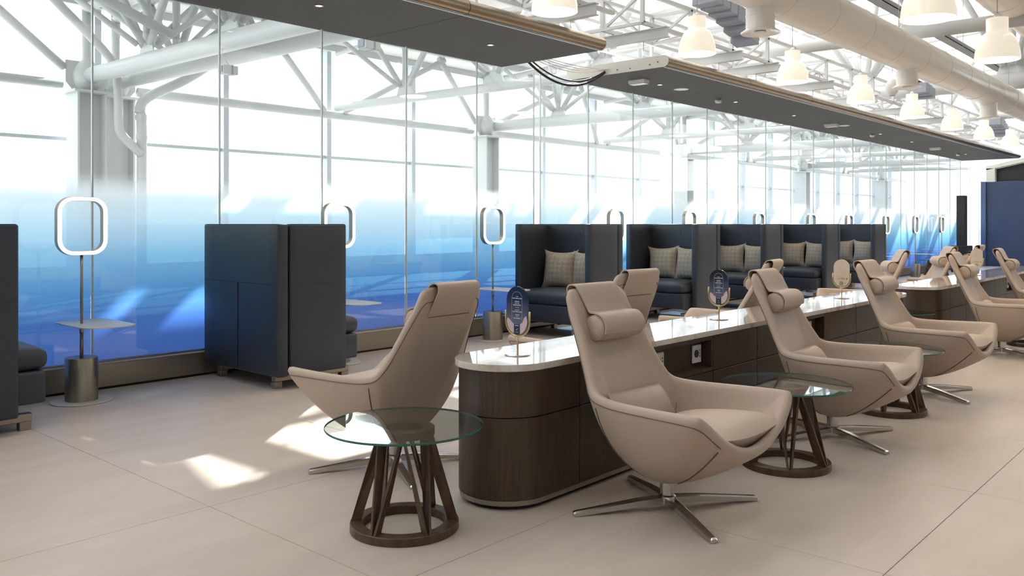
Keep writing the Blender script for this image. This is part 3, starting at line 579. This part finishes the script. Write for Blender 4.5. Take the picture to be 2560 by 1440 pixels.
bx_spec = [(3.84, 0, 'navy booth seen from its back, beside the near lounge chair'),
           (8.71, PI, 'navy booth facing the lamp behind the first console sign'), (11.18, PI, 'second booth of the row facing left, behind the nearest high chair back'),
           (13.31, PI, 'third booth of the row facing left'), (15.76, PI, 'fourth booth of the row facing left'), (18.25, PI, 'last booth of the row, furthest from the camera')]
for x, rz, lb in bx_spec: dup(booth, (x, YB, 0), rz, lb)
# pillows
def make_pillow(label, loc, ry, rz):
    o = obj('throw_pillow', [T(pad(0.47, 0.47, 0.23, 18, 0.10, 2.4, 0.10), rot=(0, PI / 2, 0))], 'pillow', smooth=True)
    o.location = loc; o.rotation_euler = (0, ry, rz); return tag(o, label, 'pillow', 'patterned taupe pillows')
nb = ['first', 'second', 'third', 'fourth', 'last']
pil = None
for (x, rz, lb), nm in zip(bx_spec[1:], nb):
    for yy, side, rr in ((6.76, 'window', 0.12), (6.31, 'aisle', -0.10)):
        lab = 'taupe diamond-patterned pillow on the %s side of the %s booth facing left' % (side, nm)
        loc = (x - 0.245 - random.uniform(0, 0.02), yy + random.uniform(-0.015, 0.015), 0.775); ry = 0.17 + random.uniform(-0.03, 0.03)
        if pil is None: pil = make_pillow(lab, loc, ry, rr)
        else:
            c = pil.copy(); C.objects.link(c); c.location = loc; c.rotation_euler = (random.uniform(-0.05, 0.05), ry, rr + random.uniform(-0.06, 0.06)); c['label'] = lab

# ================================================================== RING LAMPS
def make_lamp(label, loc):
    t = thing('ring_floor_lamp', label, 'lamp', loc, 0, 'ring floor lamps along the window')
    obj('base_disc', [lathe([(0.215, 0), (0.22, 0.003), (0.22, 0.007), (0.215, 0.01)], 40)], 'plate', t)
    obj('base_drum', [lathe([(0.116, 0.01), (0.116, 0.33), (0.112, 0.335)], 40)], 'champagne', t, auto=40)
    obj('pole', [tube([(0, 0, 0.33), (0, 0, 0.53)], 0.013, 12), tube([(0, 0, 0.53), (0, 0, 1.115)], 0.0105, 12)], 'champagne', t, smooth=True)
    obj('pole_collar', [lathe([(0.016, 0.525), (0.016, 0.575)], 12)], 'champagne', t)
    obj('side_plate', [prism(rrect(-0.12, 0.27, -0.40, 0.28, 0.11, 8), 0.583, 0.591)], 'plate', t)
    rp = rrect(-0.183, 0.183, -0.222, 0.222, 0.115, 10); P = [(x, 0, 1.335 + y) for x, y in rp]
    def band(r0, r1, y0, y1):
        k = len(rp); V = []; Fc = []
        for off, yy in ((r0, y0), (r1, y0), (r1, y1), (r0, y1)):
            q = rrect(-0.183 + off, 0.183 - off, -0.222 + off, 0.222 - off, 0.115 - off, 10); V += [(x, yy, 1.335 + z) for x, z in q]
        for a_ in range(4):
            for i in range(k): Fc.append((a_ * k + i, a_ * k + (i + 1) % k, ((a_ + 1) % 4) * k + (i + 1) % k, ((a_ + 1) % 4) * k + i))
        return V, Fc
    rg = obj('ring', [band(0, 0.032, -0.026, 0.03)], 'champagne', t, auto=40)
    obj('light_strip', [band(0.003, 0.029, -0.034, -0.0262)], 'ringlight', rg, auto=40)
    return t
lx = [2.655, 5.05, 7.25, 9.75, 11.75, 14.15, 16.45, 18.45, 20.8, 23.0, 25.3, 27.5]
ll = ['ring lamp with pale side plate at the left, fully in view', 'ring lamp half hidden behind the booth seen from its back', 'ring lamp between the two facing booths', 'ring lamp peeking over the first booth facing left', 'ring lamp peeking over the second booth facing left', 'ring lamp peeking over the third booth facing left', 'ring lamp peeking over the fourth booth facing left', 'ring lamp peeking over the last booth', 'ring lamp half hidden by the last booth edge', 'first ring lamp fully visible beyond the last booth', 'second ring lamp beyond the last booth', 'furthest ring lamp, in front of the black tower']
lamp = make_lamp(ll[0], (lx[0], 6.78, 0))
for x, lb in zip(lx[1:], ll[1:]): dup(lamp, (x, 6.78, 0), 0, lb)

# ================================================================== CONSOLES
YF = 2.60; CW = 0.48; RC = CW / 2; ZTOP = 0.69
def stadium(xa, xb, inset=0.0, n=16):
    r = RC - inset; yc = YF + RC; out = []
    for i in range(n + 1): a_ = -PI / 2 + PI * i / n; out.append((xb - RC + r * math.cos(a_), yc + r * math.sin(a_)))
    for i in range(n + 1): a_ = PI / 2 + PI * i / n; out.append((xa + RC + r * math.cos(a_), yc + r * math.sin(a_)))
    return out
def console(label, toplabel, xa, xb, seams, niches):
    t = thing('console_cabinet', label, 'cabinet', (xa + (xb - xa) / 2, YF + RC, 0)); ox, oy = t.location.x, t.location.y
    L = lambda part: T(part, (-ox, -oy, 0))
    obj('plinth', [L(prism(stadium(xa, xb, 0.03), 0, 0.03))], 'shadowgap', t); obj('metal_skirting', [L(prism(stadium(xa, xb, 0.004), 0.022, 0.045))], 'champagne', t)
    # carcass set back where the niches are
    cuts = []
    obj('carcass', [L(box(xa + 0.25, xb - 0.25, YF + 0.125, YF + CW - 0.025, 0.045, 0.655)), L(box(xa + 0.25, xb - 0.25, YF + 0.025, YF + 0.125, 0.045, 0.43))], 'shadowgap', t)
    # curved ends
    for e in (0, 1):
        for z0, z1 in ((0.048, 0.434), (0.439, 0.655)):
            P = []; n_ = 20
            for i in range(n_ + 1):
                a_ = (PI / 2 + PI * i / n_) if e == 0 else (-PI / 2 + PI * i / n_); cx = xa + RC if e == 0 else xb - RC
                P.append((cx + RC * math.cos(a_), YF + RC + RC * math.sin(a_)))
            xe = seams[0] if e == 0 else seams[-1]
            if e == 0: P = [(xe - 0.003, YF + CW)] + P + [(xe - 0.003, YF)]
            else: P = [(xe + 0.003, YF)] + P + [(xe + 0.003, YF + CW)]
            k = len(P); th = 0.02; Q = []
            for (x, y) in P:
                cx = min(max(x, xa + RC), xb - RC); dx, dy = x - cx, y - (YF + RC); ln = math.hypot(dx, dy) or 1; Q.append((x - dx / ln * th, y - dy / ln * th))
            V = [(x, y, z0) for x, y in P] + [(x, y, z1) for x, y in P] + [(x, y, z0) for x, y in Q] + [(x, y, z1) for x, y in Q]; Fc = []
            for i in range(k - 1): Fc += [(i, i + 1, k + i + 1, k + i), (2 * k + i, 3 * k + i, 3 * k + i + 1, 2 * k + i + 1), (i, 2 * k + i, 2 * k + i + 1, i + 1), (k + i, k + i + 1, 3 * k + i + 1, 3 * k + i)]
            Fc += [(0, k, 3 * k, 2 * k), (k - 1, 3 * k - 1, 4 * k - 1, 2 * k - 1)]
            obj('curved_end_panel', [L((V, Fc))], 'wood', t, auto=40)
    for i, (a_, b_) in enumerate(zip(seams, seams[1:])):
        obj('lower_door', [L(rbox(a_ + 0.003, b_ - 0.003, YF, YF + 0.02, 0.048, 0.434, 0.0015, 1))], 'wood', t)
        for z0, z1 in ((0.048, 0.434), (0.439, 0.655)): obj('rear_panel', [L(rbox(a_ + 0.003, b_ - 0.003, YF + CW - 0.02, YF + CW, z0, z1, 0.0015, 1))], 'wood', t)
        if i in niches:
            nb_ = obj('niche_box', [L(p) for p in (box(a_ + 0.003, b_ - 0.003, YF, YF + 0.12, 0.439, 0.462), box(a_ + 0.003, b_ - 0.003, YF, YF + 0.12, 0.632, 0.655), box(a_ + 0.003, a_ + 0.025, YF, YF + 0.12, 0.462, 0.632), box(b_ - 0.025, b_ - 0.003, YF, YF + 0.12, 0.462, 0.632), box(a_ + 0.003, b_ - 0.003, YF + 0.07, YF + 0.12, 0.44, 0.65))], 'wood', t)
            for sx in niches[i]:
                pl = obj('socket_plate', [L(rbox(sx - 0.052, sx + 0.052, YF + 0.058, YF + 0.07, 0.490, 0.602, 0.004, 1))], 'whiteplastic', nb_)
                obj_ = [T(lathe([(0.024, 0), (0.024, 0.004)], 20), (sx - ox - 0.012, YF + 0.0575 - oy, 0.548), (PI / 2, 0, 0))]
                for dz in (-0.018, 0, 0.018): obj_.append(T(lathe([(0.004, 0), (0.004, 0.003)], 8), (sx - ox + 0.03, YF + 0.0575 - oy, 0.548 + dz), (PI / 2, 0, 0)))
                o2 = obj('socket_holes', obj_, 'spkdark', t); o2.parent = nb_
        else: obj('drawer_front', [L(rbox(a_ + 0.003, b_ - 0.003, YF, YF + 0.02, 0.439, 0.655, 0.0015, 1))], 'wood', t)
    # worktop in slabs
    w_ = thing('marble_worktop', toplabel, 'worktop', (ox, oy, 0.655)); cuts = [xa - 0.012] + [xa + (xb - xa) * f for f in (0.38, 0.70)] + [xb + 0.012]
    full = stadium(xa - 0.012, xb + 0.012, -0.012)
    for k, (a_, b_) in enumerate(zip(cuts, cuts[1:])):
        poly = [(x, y) for x, y in full if a_ - 1e-6 <= x <= b_ + 1e-6]
        y0, y1 = YF - 0.012, YF + CW + 0.012
        if k == 0: poly = [(b_ - 0.001, y0), (b_ - 0.001, y1)] + [p for p in full[17:]]
        elif k == 2: poly = [(a_ + 0.001, y1), (a_ + 0.001, y0)] + full[:17]
        else: poly = [(a_ + 0.001, y0), (b_ - 0.001, y0), (b_ - 0.001, y1), (a_ + 0.001, y1)]
        bm = bmesh.new(); me = mesh('slab', [T(prism(poly, 0.003, 0.035), (-ox, -oy, 0))]); bm.from_mesh(me)
        bmesh.ops.bevel(bm, geom=[e for e in bm.edges if abs(e.verts[0].co.z - e.verts[1].co.z) < 1e-5], offset=0.004, segments=2, affect='EDGES'); bm.to_mesh(me); bm.free()
        obj('slab', me, 'marble', w_)
    obj('shadow_gap', [T(prism(stadium(xa, xb, 0.008), 0.0, 0.004), (-ox, -oy, 0))], 'shadowgap', w_)
s1 = [3.42, 4.06, 4.79, 5.40, 6.0, 6.575, 7.23, 7.85, 8.42]
console('long dark oak console with rounded ends between the near chairs', 'polished marble worktop of the near console', 2.90, 8.70, s1, {1: (4.26, 4.695), 4: (6.12, 6.40)})
dx = 6.6
console('dark oak console with rounded ends, the far one', 'polished marble worktop of the far console', 2.90 + dx, 8.70 + dx, [s + dx for s in s1], {1: (4.26 + dx, 4.695 + dx), 4: (6.12 + dx, 6.40 + dx)})

# ================================================================== SIGNS (face along -x)
def make_sign(label, loc, navy):
    t = thing('sign_stand', label, 'sign', loc, 0, 'oval sign stands on the consoles')
    obj('base_disc', [lathe([(0.064, 0), (0.066, 0.002), (0.066, 0.004), (0.063, 0.006)], 36)], 'silver', t)
    obj('stem', [tube([(0, 0, 0.005), (0, 0, 0.092)], 0.005, 10)], 'brass', t, smooth=True)
    R_ = 0.079; zc = 0.172
    obj('cradle', [tube([(0, -R_, zc + 0.05)] + [(0, R_ * math.cos(PI + PI * i / 20), zc + R_ * math.sin(PI + PI * i / 20)) for i in range(21)] + [(0, R_, zc + 0.05)], 0.0055, 10)], 'brass', t, smooth=True)
    r = 0.070; z1 = 0.275
    oval = [(r * math.cos(PI * i / 20), z1 + r * math.sin(PI * i / 20)) for i in range(21)] + [(r * math.cos(PI + PI * i / 20), zc + 0.002 + r * math.sin(PI + PI * i / 20)) for i in range(21)]
    k = len(oval); V = [(-0.005, y, z) for y, z in oval] + [(0.005, y, z) for y, z in oval]
    pq = obj('plaque', [(V, [tuple(range(k)), tuple(range(k, 2 * k))[::-1]] + [(i, k + i, k + (i + 1) % k, (i + 1) % k) for i in range(k)])], 'signnavy' if navy else 'signcream', t)
    xf = -0.0054
    def strip(y0, y1, z0, z1_): return [(xf, y0, z0), (xf, y1, z0), (xf, y1, z1_), (xf, y0, z1_)], [(0, 1, 2, 3)]
    def words(zl, half, h):
        out = []; y = -half
        while y < half - 0.003:
            wl = min(random.uniform(0.004, 0.011), half - y); out.append(strip(y, y + wl, zl, zl + h)); y += wl + 0.0022
        return out
    if navy:
        arch = [(xf, y, z) for y, z in [(-0.034, 0.175), (-0.034, 0.285)] + [(-0.034 * math.cos(PI * i / 14), 0.285 + 0.034 * math.sin(PI * i / 14)) for i in range(15)] + [(0.034, 0.285), (0.034, 0.175)]]
        obj('arch_line', [tube(arch, 0.0006, 4)], 'print', pq)
        tx = []
        for zl, hf, h in ((0.293, 0.010, 0.003), (0.283, 0.031, 0.0045), (0.267, 0.014, 0.0045), (0.259, 0.015, 0.003), (0.249, 0.025, 0.0048), (0.238, 0.014, 0.002), (0.225, 0.014, 0.003), (0.216, 0.031, 0.004), (0.200, 0.014, 0.0045), (0.192, 0.009, 0.003), (0.183, 0.023, 0.004)): tx += words(zl, hf, h)
        obj('small_print', tx, 'print', pq)
        cl_ = []
        for s_ in (-1, 1):
            pts = [(y, z) for y, z in oval if z < 0.2 and y * s_ > 0.012]; pts.sort(key=lambda p: p[1])
            top = [(s_ * 0.062, 0.20 if s_ < 0 else 0.185), (s_ * 0.048, 0.19 if s_ < 0 else 0.178), (s_ * 0.036, 0.165), (s_ * 0.02, 0.155)]
            poly = [(y * 0.985, z + 0.001) for y, z in pts if z < top[0][1]] + top
            cl_.append(([(xf, y, z) for y, z in poly], [tuple(range(len(poly)))]))
        obj('cloud_picture', cl_, 'cloud', pq)
        bq = obj('blue_block', [box(xf - 0.0008, xf + 0.0003, -0.018, 0.018, 0.105, 0.155)], 'signblue', pq)
        xf = -0.0065; q = words(0.146, 0.011, 0.004) + words(0.114, 0.010, 0.002); o2 = obj('block_print', q, 'print', t); o2.parent = pq
        o3 = obj('block_emblem', [strip(-0.002, 0.006, 0.124, 0.129), strip(-0.006, 0.001, 0.129, 0.134)], 'olive', t); o3.parent = pq
    else:
        tx = []
        for zl, hf, h in ((0.318, 0.018, 0.003), (0.30, 0.008, 0.002), (0.29, 0.03, 0.0016), (0.272, 0.03, 0.0018), (0.262, 0.04, 0.0018), (0.252, 0.036, 0.0018), (0.238, 0.02, 0.0016), (0.228, 0.03, 0.0016)): tx += words(zl, hf, h)
        obj('small_print', tx, 'greyprint', pq)
        cu = bpy.data.curves.new('logo', 'FONT'); cu.body = 'LYRA'; cu.size = 0.026; cu.align_x = 'CENTER'; cu.extrude = 0.0002
        to = bpy.data.objects.new('logo_text', cu); C.objects.link(to); dg = bpy.context.evaluated_depsgraph_get(); dg.update(); me = bpy.data.meshes.new_from_object(to.evaluated_get(dg)); bpy.data.objects.remove(to)
        lo = obj('logo_lettering', me, None, pq); me.materials.clear(); me.materials.append(M['red']); lo.rotation_euler = (PI / 2, 0, -PI / 2); lo.location = (xf - 0.0004, -0.002, 0.165)
        obj('red_print', words(0.189, 0.016, 0.003) + [strip(-0.052, -0.043, 0.166, 0.182), strip(-0.036, -0.026, 0.13, 0.137)], 'red', pq)
        obj('sketch_marks', [strip(0.02, 0.036, 0.196, 0.2), strip(0.036, 0.056, 0.192, 0.195), strip(-0.052, -0.04, 0.194, 0.198), strip(0.046, 0.05, 0.155, 0.175), strip(0.034, 0.037, 0.16, 0.178)], 'greyprint', pq)
        obj('print_square', [strip(-0.017, 0.017, 0.112, 0.150)], 'olive', pq)
    return t
sg = make_sign('navy oval sign with cloud picture at the near console end', (3.22, 2.84, ZTOP), True)
dup(sg, (5.35, 2.86, ZTOP), 0, 'navy oval sign between the two nearest right-hand chairs')
sc_ = make_sign('cream oval sign with red lettering near the end of the near console', (7.6, 2.86, ZTOP), False)
dup(sc_, (12.15, 2.84, ZTOP), 0, 'cream oval sign with red lettering on the far console')

# ================================================================== GLASS TABLES
def make_table(label, loc, rz):
    t = thing('glass_side_table', label, 'table', loc, rz, 'round glass side tables with slatted walnut bases')
    obj('base_ring', [ringlathe([(0.180, 0.0), (0.240, 0.0), (0.240, 0.034), (0.237, 0.037), (0.183, 0.037), (0.180, 0.034)], 48)], 'walnut', t, auto=40)
    obj('top_ring', [ringlathe([(0.084, 0.415), (0.134, 0.415), (0.134, 0.448), (0.131, 0.450), (0.087, 0.450), (0.084, 0.448)], 40)], 'walnut', t, auto=40)
    for k in range(6):
        for s_ in (-1, 1):
            tb = PI / 3 * k + s_ * 0.035; tt = PI / 3 * k + s_ * (PI / 6 - 0.06)
            V = []
            for (ang, ri, ro, z) in ((tb, 0.192, 0.236, 0.036), (tt, 0.088, 0.132, 0.417)):
                c_, s2 = math.cos(ang), math.sin(ang); th = 0.0055
                V += [(ri * c_ + th * s2, ri * s2 - th * c_, z), (ro * c_ + th * s2, ro * s2 - th * c_, z), (ro * c_ - th * s2, ro * s2 + th * c_, z), (ri * c_ - th * s2, ri * s2 + th * c_, z)]
            obj('slat', [(V, [(0, 3, 2, 1), (4, 5, 6, 7), (0, 1, 5, 4), (1, 2, 6, 5), (2, 3, 7, 6), (3, 0, 4, 7)])], 'walnut', t)
    gt = obj('glass_top', [lathe([(0.0, 0.451), (0.350, 0.451)], 64), lathe([(0.350, 0.461), (0.0, 0.461)], 64)], 'tableglass', t)
    obj('glass_rim', [lathe([(0.350, 0.451), (0.352, 0.454), (0.352, 0.458), (0.350, 0.461)], 64)], 'glassedge', gt, smooth=True)
    gr = [o for o in bpy.data.objects if o.parent == gt][0]; bm = bmesh.new(); bm.from_mesh(gr.data); bmesh.ops.delete(bm, geom=[f for f in bm.faces if len(f.verts) > 4], context='FACES'); bm.to_mesh(gr.data); bm.free()
    return t
tb = make_table('glass side table in the foreground at the near console end', (2.505, 2.88, 0), 0.25)
for x, y, rz, lb in ((4.57, 2.03, 0.5, 'glass side table between the two nearest right-hand chairs'), (6.38, 2.05, 0.1, 'glass side table between the second and third right-hand chairs'), (9.1, 2.86, 0.3, 'glass side table in the gap between the two consoles'),
                     (10.9, 2.0, 0.3, 'glass side table beside the fourth right-hand chair'), (22.6, 6.25, 0, 'distant glass side table by the first free-standing ring lamp'), (24.2, 6.55, 0.4, 'furthest glass side table, by the window')):
    dup(tb, (x, y, 0), rz, lb)

# ================================================================== LOUNGE CHAIRS (local: front = +x)
RIM = [(0.485, 0, 0.345), (0.482, 0.14, 0.368), (0.474, 0.280, 0.437), (0.454, 0.384, 0.524), (0.405, 0.422, 0.551), (0.20, 0.412, 0.553), (0.0, 0.385, 0.55), (-0.14, 0.355, 0.553), (-0.215, 0.33, 0.575), (-0.268, 0.30, 0.645), (-0.325, 0.275, 0.75), (-0.39, 0.252, 0.87), (-0.445, 0.235, 0.965), (-0.468, 0.215, 1.008), (-0.476, 0.17, 1.022), (-0.48, 0, 1.025)]
CTL = [(0.24, 0, 0.175), (0.24, 0.06, 0.175), (0.23, 0.16, 0.185), (0.21, 0.26, 0.20), (0.17, 0.31, 0.21), (0.09, 0.345, 0.215), (-0.02, 0.335, 0.215), (-0.12, 0.30, 0.23), (-0.175, 0.275, 0.25), (-0.185, 0.24, 0.27), (-0.195, 0.205, 0.28), (-0.20, 0.17, 0.285), (-0.205, 0.14, 0.285), (-0.205, 0.12, 0.285), (-0.205, 0.09, 0.285), (-0.205, 0, 0.285)]
def make_chair(label, loc, rz, leg_a):
    t = thing('lounge_chair', label, 'chair', loc, rz, 'beige swivel lounge chairs')
    full = RIM + [(x, -y, z) for x, y, z in RIM[-2:0:-1]]; fc = CTL + [(x, -y, z) for x, y, z in CTL[-2:0:-1]]
    PER = 3; R_ = catmull(full, PER); K_ = catmull(fc, PER); nu = len(R_); NV = 11
    Bc = Vector((0.0, 0, 0.128)); V = []; Fc = []
    grid = []
    for v in range(NV + 1):
        s_ = v / NV
        row = []
        for i in range(nu):
            d_ = (K_[i] - Bc); d_.z = 0; d_ = d_.normalized() if d_.length > 1e-4 else Vector((1, 0, 0)); B_ = Bc + d_ * 0.045
            p = R_[i] * (1 - s_) ** 2 + K_[i] * 2 * s_ * (1 - s_) + B_ * s_ ** 2; row.append(p)
        grid.append(row); V += row
    for v in range(NV):
        for i in range(nu): Fc.append((v * nu + i, v * nu + (i + 1) % nu, (v + 1) * nu + (i + 1) % nu, (v + 1) * nu + i))
    Fc.append(tuple(NV * nu + i for i in range(nu)))
    sh = obj('shell', [(V, Fc)], 'leather', t, smooth=True)
    bm = bmesh.new(); bm.from_mesh(sh.data); bmesh.ops.recalc_face_normals(bm, faces=bm.faces[:]); bm.normal_update()
    # make normals point outward (away from the bowl centre)
    f0 = max(bm.faces, key=lambda f: -f.calc_center_median().z)
    if f0.normal.z > 0: bmesh.ops.reverse_faces(bm, faces=bm.faces[:])
    bm.to_mesh(sh.data); bm.free()
    md = sh.modifiers.new('s', 'SOLIDIFY'); md.thickness = 0.052; md.offset = -1; md.use_rim = True; md.use_even_offset = False
    md = sh.modifiers.new('b', 'SUBSURF'); md.levels = 1; md.render_levels = 1
    bake(sh)
    # seams on the outer skin
    def seam(nm, pts, r=0.0032): obj(nm, [tube(pts, r, 6)], 'seam', sh, smooth=True)
    def out(i, v):
        p = grid[v][i % nu]; a_ = grid[v][(i + 1) % nu] - grid[v][(i - 1) % nu]; b_ = grid[min(v + 1, NV)][i % nu] - grid[max(v - 1, 0)][i % nu]; n_ = a_.cross(b_).normalized()
        c_ = p - Vector((0.05, 0, 0.45));
        if n_.dot(c_) < 0: n_ = -n_
        return p + n_ * 0.0005
    j1 = 7 * PER + 1; j2 = nu - j1
    for j in (j1, j2): seam('seam', [out(j, v) for v in range(1, NV)])
    for j in (j1, j2): seam('inner_seam', [out(j, v) + (Vector((0.02, 0, 0.46)) - out(j, v)).normalized() * 0.0545 for v in range(1, 6)], 0.002)
    f1 = 2 * PER
    for s_ in (1, -1): seam('seam', [out(s_ * f1, v) for v in range(1, NV - 1)])
    for rng in (range(2 * PER, j1 + 1), range(nu - j1, nu - 2 * PER + 1), range(j1, j2 + 1)): seam('seam', [out(i, 0).lerp(out(i, 1), 0.55) for i in rng], 0.0022)
    # loose cushions
    V2, F2 = pad(0.58, 0.60, 0.17, 14, 0.03, 2.8); q = []
    for p in V2: 
        x, y, z = p; q.append((x, y, z + 0.10 * (y / 0.3) ** 2 * 0.35))
    obj('seat_cushion', [T((q, F2), (0.168, 0, 0.382), (0, -0.13, 0))], 'leather', t, smooth=True)
    obj('lumbar_cushion', [T(pad(0.22, 0.42, 0.15, 12, 0.03, 2.4), (-0.135, 0, 0.452), (0, 1.0, 0))], 'leather', t, smooth=True)
    # neck roll with its strap over the top of the back
    hx, hz = -0.315, 0.842
    rl = [(0.0, -0.168), (0.03, -0.168), (0.052, -0.166), (0.062, -0.155), (0.066, -0.1), (0.067, 0.0), (0.066, 0.1), (0.062, 0.155), (0.052, 0.166), (0.03, 0.168), (0.0, 0.168)]
    hr = obj('neck_roll', [T(lathe(rl, 28), (hx, 0, hz), (PI / 2, 0, 0))], 'leather', t, smooth=True)
    for s_ in (-1, 1): obj('piping', [T(ringlathe([(0.057, -0.002), (0.0615, -0.002), (0.0615, 0.002), (0.057, 0.002)], 28), (hx, s_ * 0.159, hz), (PI / 2, 0, 0))], 'leather', hr, smooth=True)
    path = catmull([(-0.414, 0, 0.862), (-0.452, 0, 0.93), (-0.489, 0, 0.995), (-0.492, 0, 1.030), (-0.47, 0, 1.045), (-0.435, 0, 1.038), (-0.408, 0, 1.0), (-0.385, 0, 0.95), (-0.362, 0, 0.915)] + [(hx + 0.0705 * math.cos(D(a_)), 0, hz + 0.0705 * math.sin(D(a_))) for a_ in (100, 70, 40, 10, -20)], 4, False)
    V = []; Fc = []; n_ = len(path); NW = 8
    for side in (0, 1):
        for i, p in enumerate(path):
            tg = path[min(i + 1, n_ - 1)] - path[max(i - 1, 0)]; tg.normalize(); nm = Vector((tg.z, 0, -tg.x)); f_ = i / (n_ - 1); hw = 0.158 if f_ < 0.45 else 0.158 - 0.014 * math.sin(PI * min(1, (f_ - 0.45) / 0.3))
            for j in range(NW + 1):
                y = -hw + 2 * hw * j / NW; q = p + nm * (-0.0035 if side else 0.0035); V.append((q.x, y, q.z - 0.010 * (1 - (y / hw) ** 2) * max(0, math.sin(PI * min(1, max(0, (f_ - 0.38) / 0.3))))))
    N = n_ * (NW + 1)
    for i in range(n_ - 1):
        for j in range(NW):
            a_ = i * (NW + 1) + j; Fc.append((a_, a_ + 1, a_ + NW + 2, a_ + NW + 1)); Fc.append((N + a_, N + a_ + NW + 1, N + a_ + NW + 2, N + a_ + 1))
    edge = [i * (NW + 1) for i in range(n_)], [i * (NW + 1) + NW for i in range(n_)]
    for e in edge:
        for a_, b_ in zip(e, e[1:]): Fc.append((a_, b_, N + b_, N + a_))
    for base in (0, (n_ - 1) * (NW + 1)):
        for j in range(NW): Fc.append((base + j, base + j + 1, N + base + j + 1, N + base + j))
    st = obj('neck_strap', [(V, Fc)], 'leather', t, auto=50)
    obj('stitching', [tube([(-0.424, y, 0.868) for y in (-0.155, 0, 0.155)], 0.0022, 5)], 'seam', st)
    # swivel foot
    obj('column', [lathe([(0.034, 0.06), (0.034, 0.135)], 20)], 'chrome', t, auto=40)
    obj('hub', [lathe([(0.03, 0.026), (0.042, 0.03), (0.042, 0.062), (0.034, 0.068)], 20)], 'chrome', t, auto=40)
    for k in range(4):
        a_ = leg_a + PI / 2 * k; L_ = 0.47; c_, s_ = math.cos(a_), math.sin(a_); V = []
        for (d_, hw, zt, zb) in ((0.03, 0.026, 0.064, 0.030), (0.16, 0.024, 0.056, 0.024), (L_ - 0.008, 0.017, 0.024, 0.001), (L_, 0.015, 0.019, 0.002)):
            for (o_, z) in ((-hw, zb), (hw, zb), (hw, zt - 0.006), (hw * 0.55, zt), (-hw * 0.55, zt), (-hw, zt - 0.006)): V.append((d_ * c_ - o_ * s_, d_ * s_ + o_ * c_, z))
        Fc = [tuple(range(6))[::-1], tuple(range(18, 24))]
        for r_ in range(3):
            for j in range(6): Fc.append((r_ * 6 + j, r_ * 6 + (j + 1) % 6, (r_ + 1) * 6 + (j + 1) % 6, (r_ + 1) * 6 + j))
        obj('leg', [(V, Fc)], 'chrome', t)
    return t
ch = make_chair('beige lounge chair in the foreground right of the console end', (3.51, 2.147, 0), D(-93), D(59))
cs = [(5.40, 2.09, -88, 'second beige lounge chair on the right side of the console'), (7.28, 2.09, -92, 'third beige lounge chair on the right side, by the cream sign'), (9.98, 2.1, -90, 'fourth right-hand beige lounge chair, before the far console'), (12.0, 2.1, -86, 'beige lounge chair cut off by the right edge'),
      (3.11, 3.665, 93, 'beige lounge chair seen from behind, left of the console end'), (4.88, 3.62, 84, 'second window-side beige chair, its back with flap turned to us'), (6.82, 3.62, 100, 'third window-side beige chair, behind the second right-hand chair'),
      (10.25, 3.62, 122, 'window-side beige chair turned left beside the far console'), (12.25, 3.62, 124, 'further window-side beige chair turned left, in front of the free ring lamps'), (13.7, 3.62, 92, 'furthest window-side beige chair, back turned to us by the blue wall')]
for x, y, a_, lb in cs: dup(ch, (x, y, 0), D(a_), lb)

# ================================================================== far outside
tag(obj('terminal_building', [box(62, 72, 40, 48, 0, 5.2), box(64, 66, 39.9, 40, 2, 4.4), box(67, 71, 39.9, 40, 2, 4.4)], 'building'), 'pale distant airport building seen through the far glass', 'building')
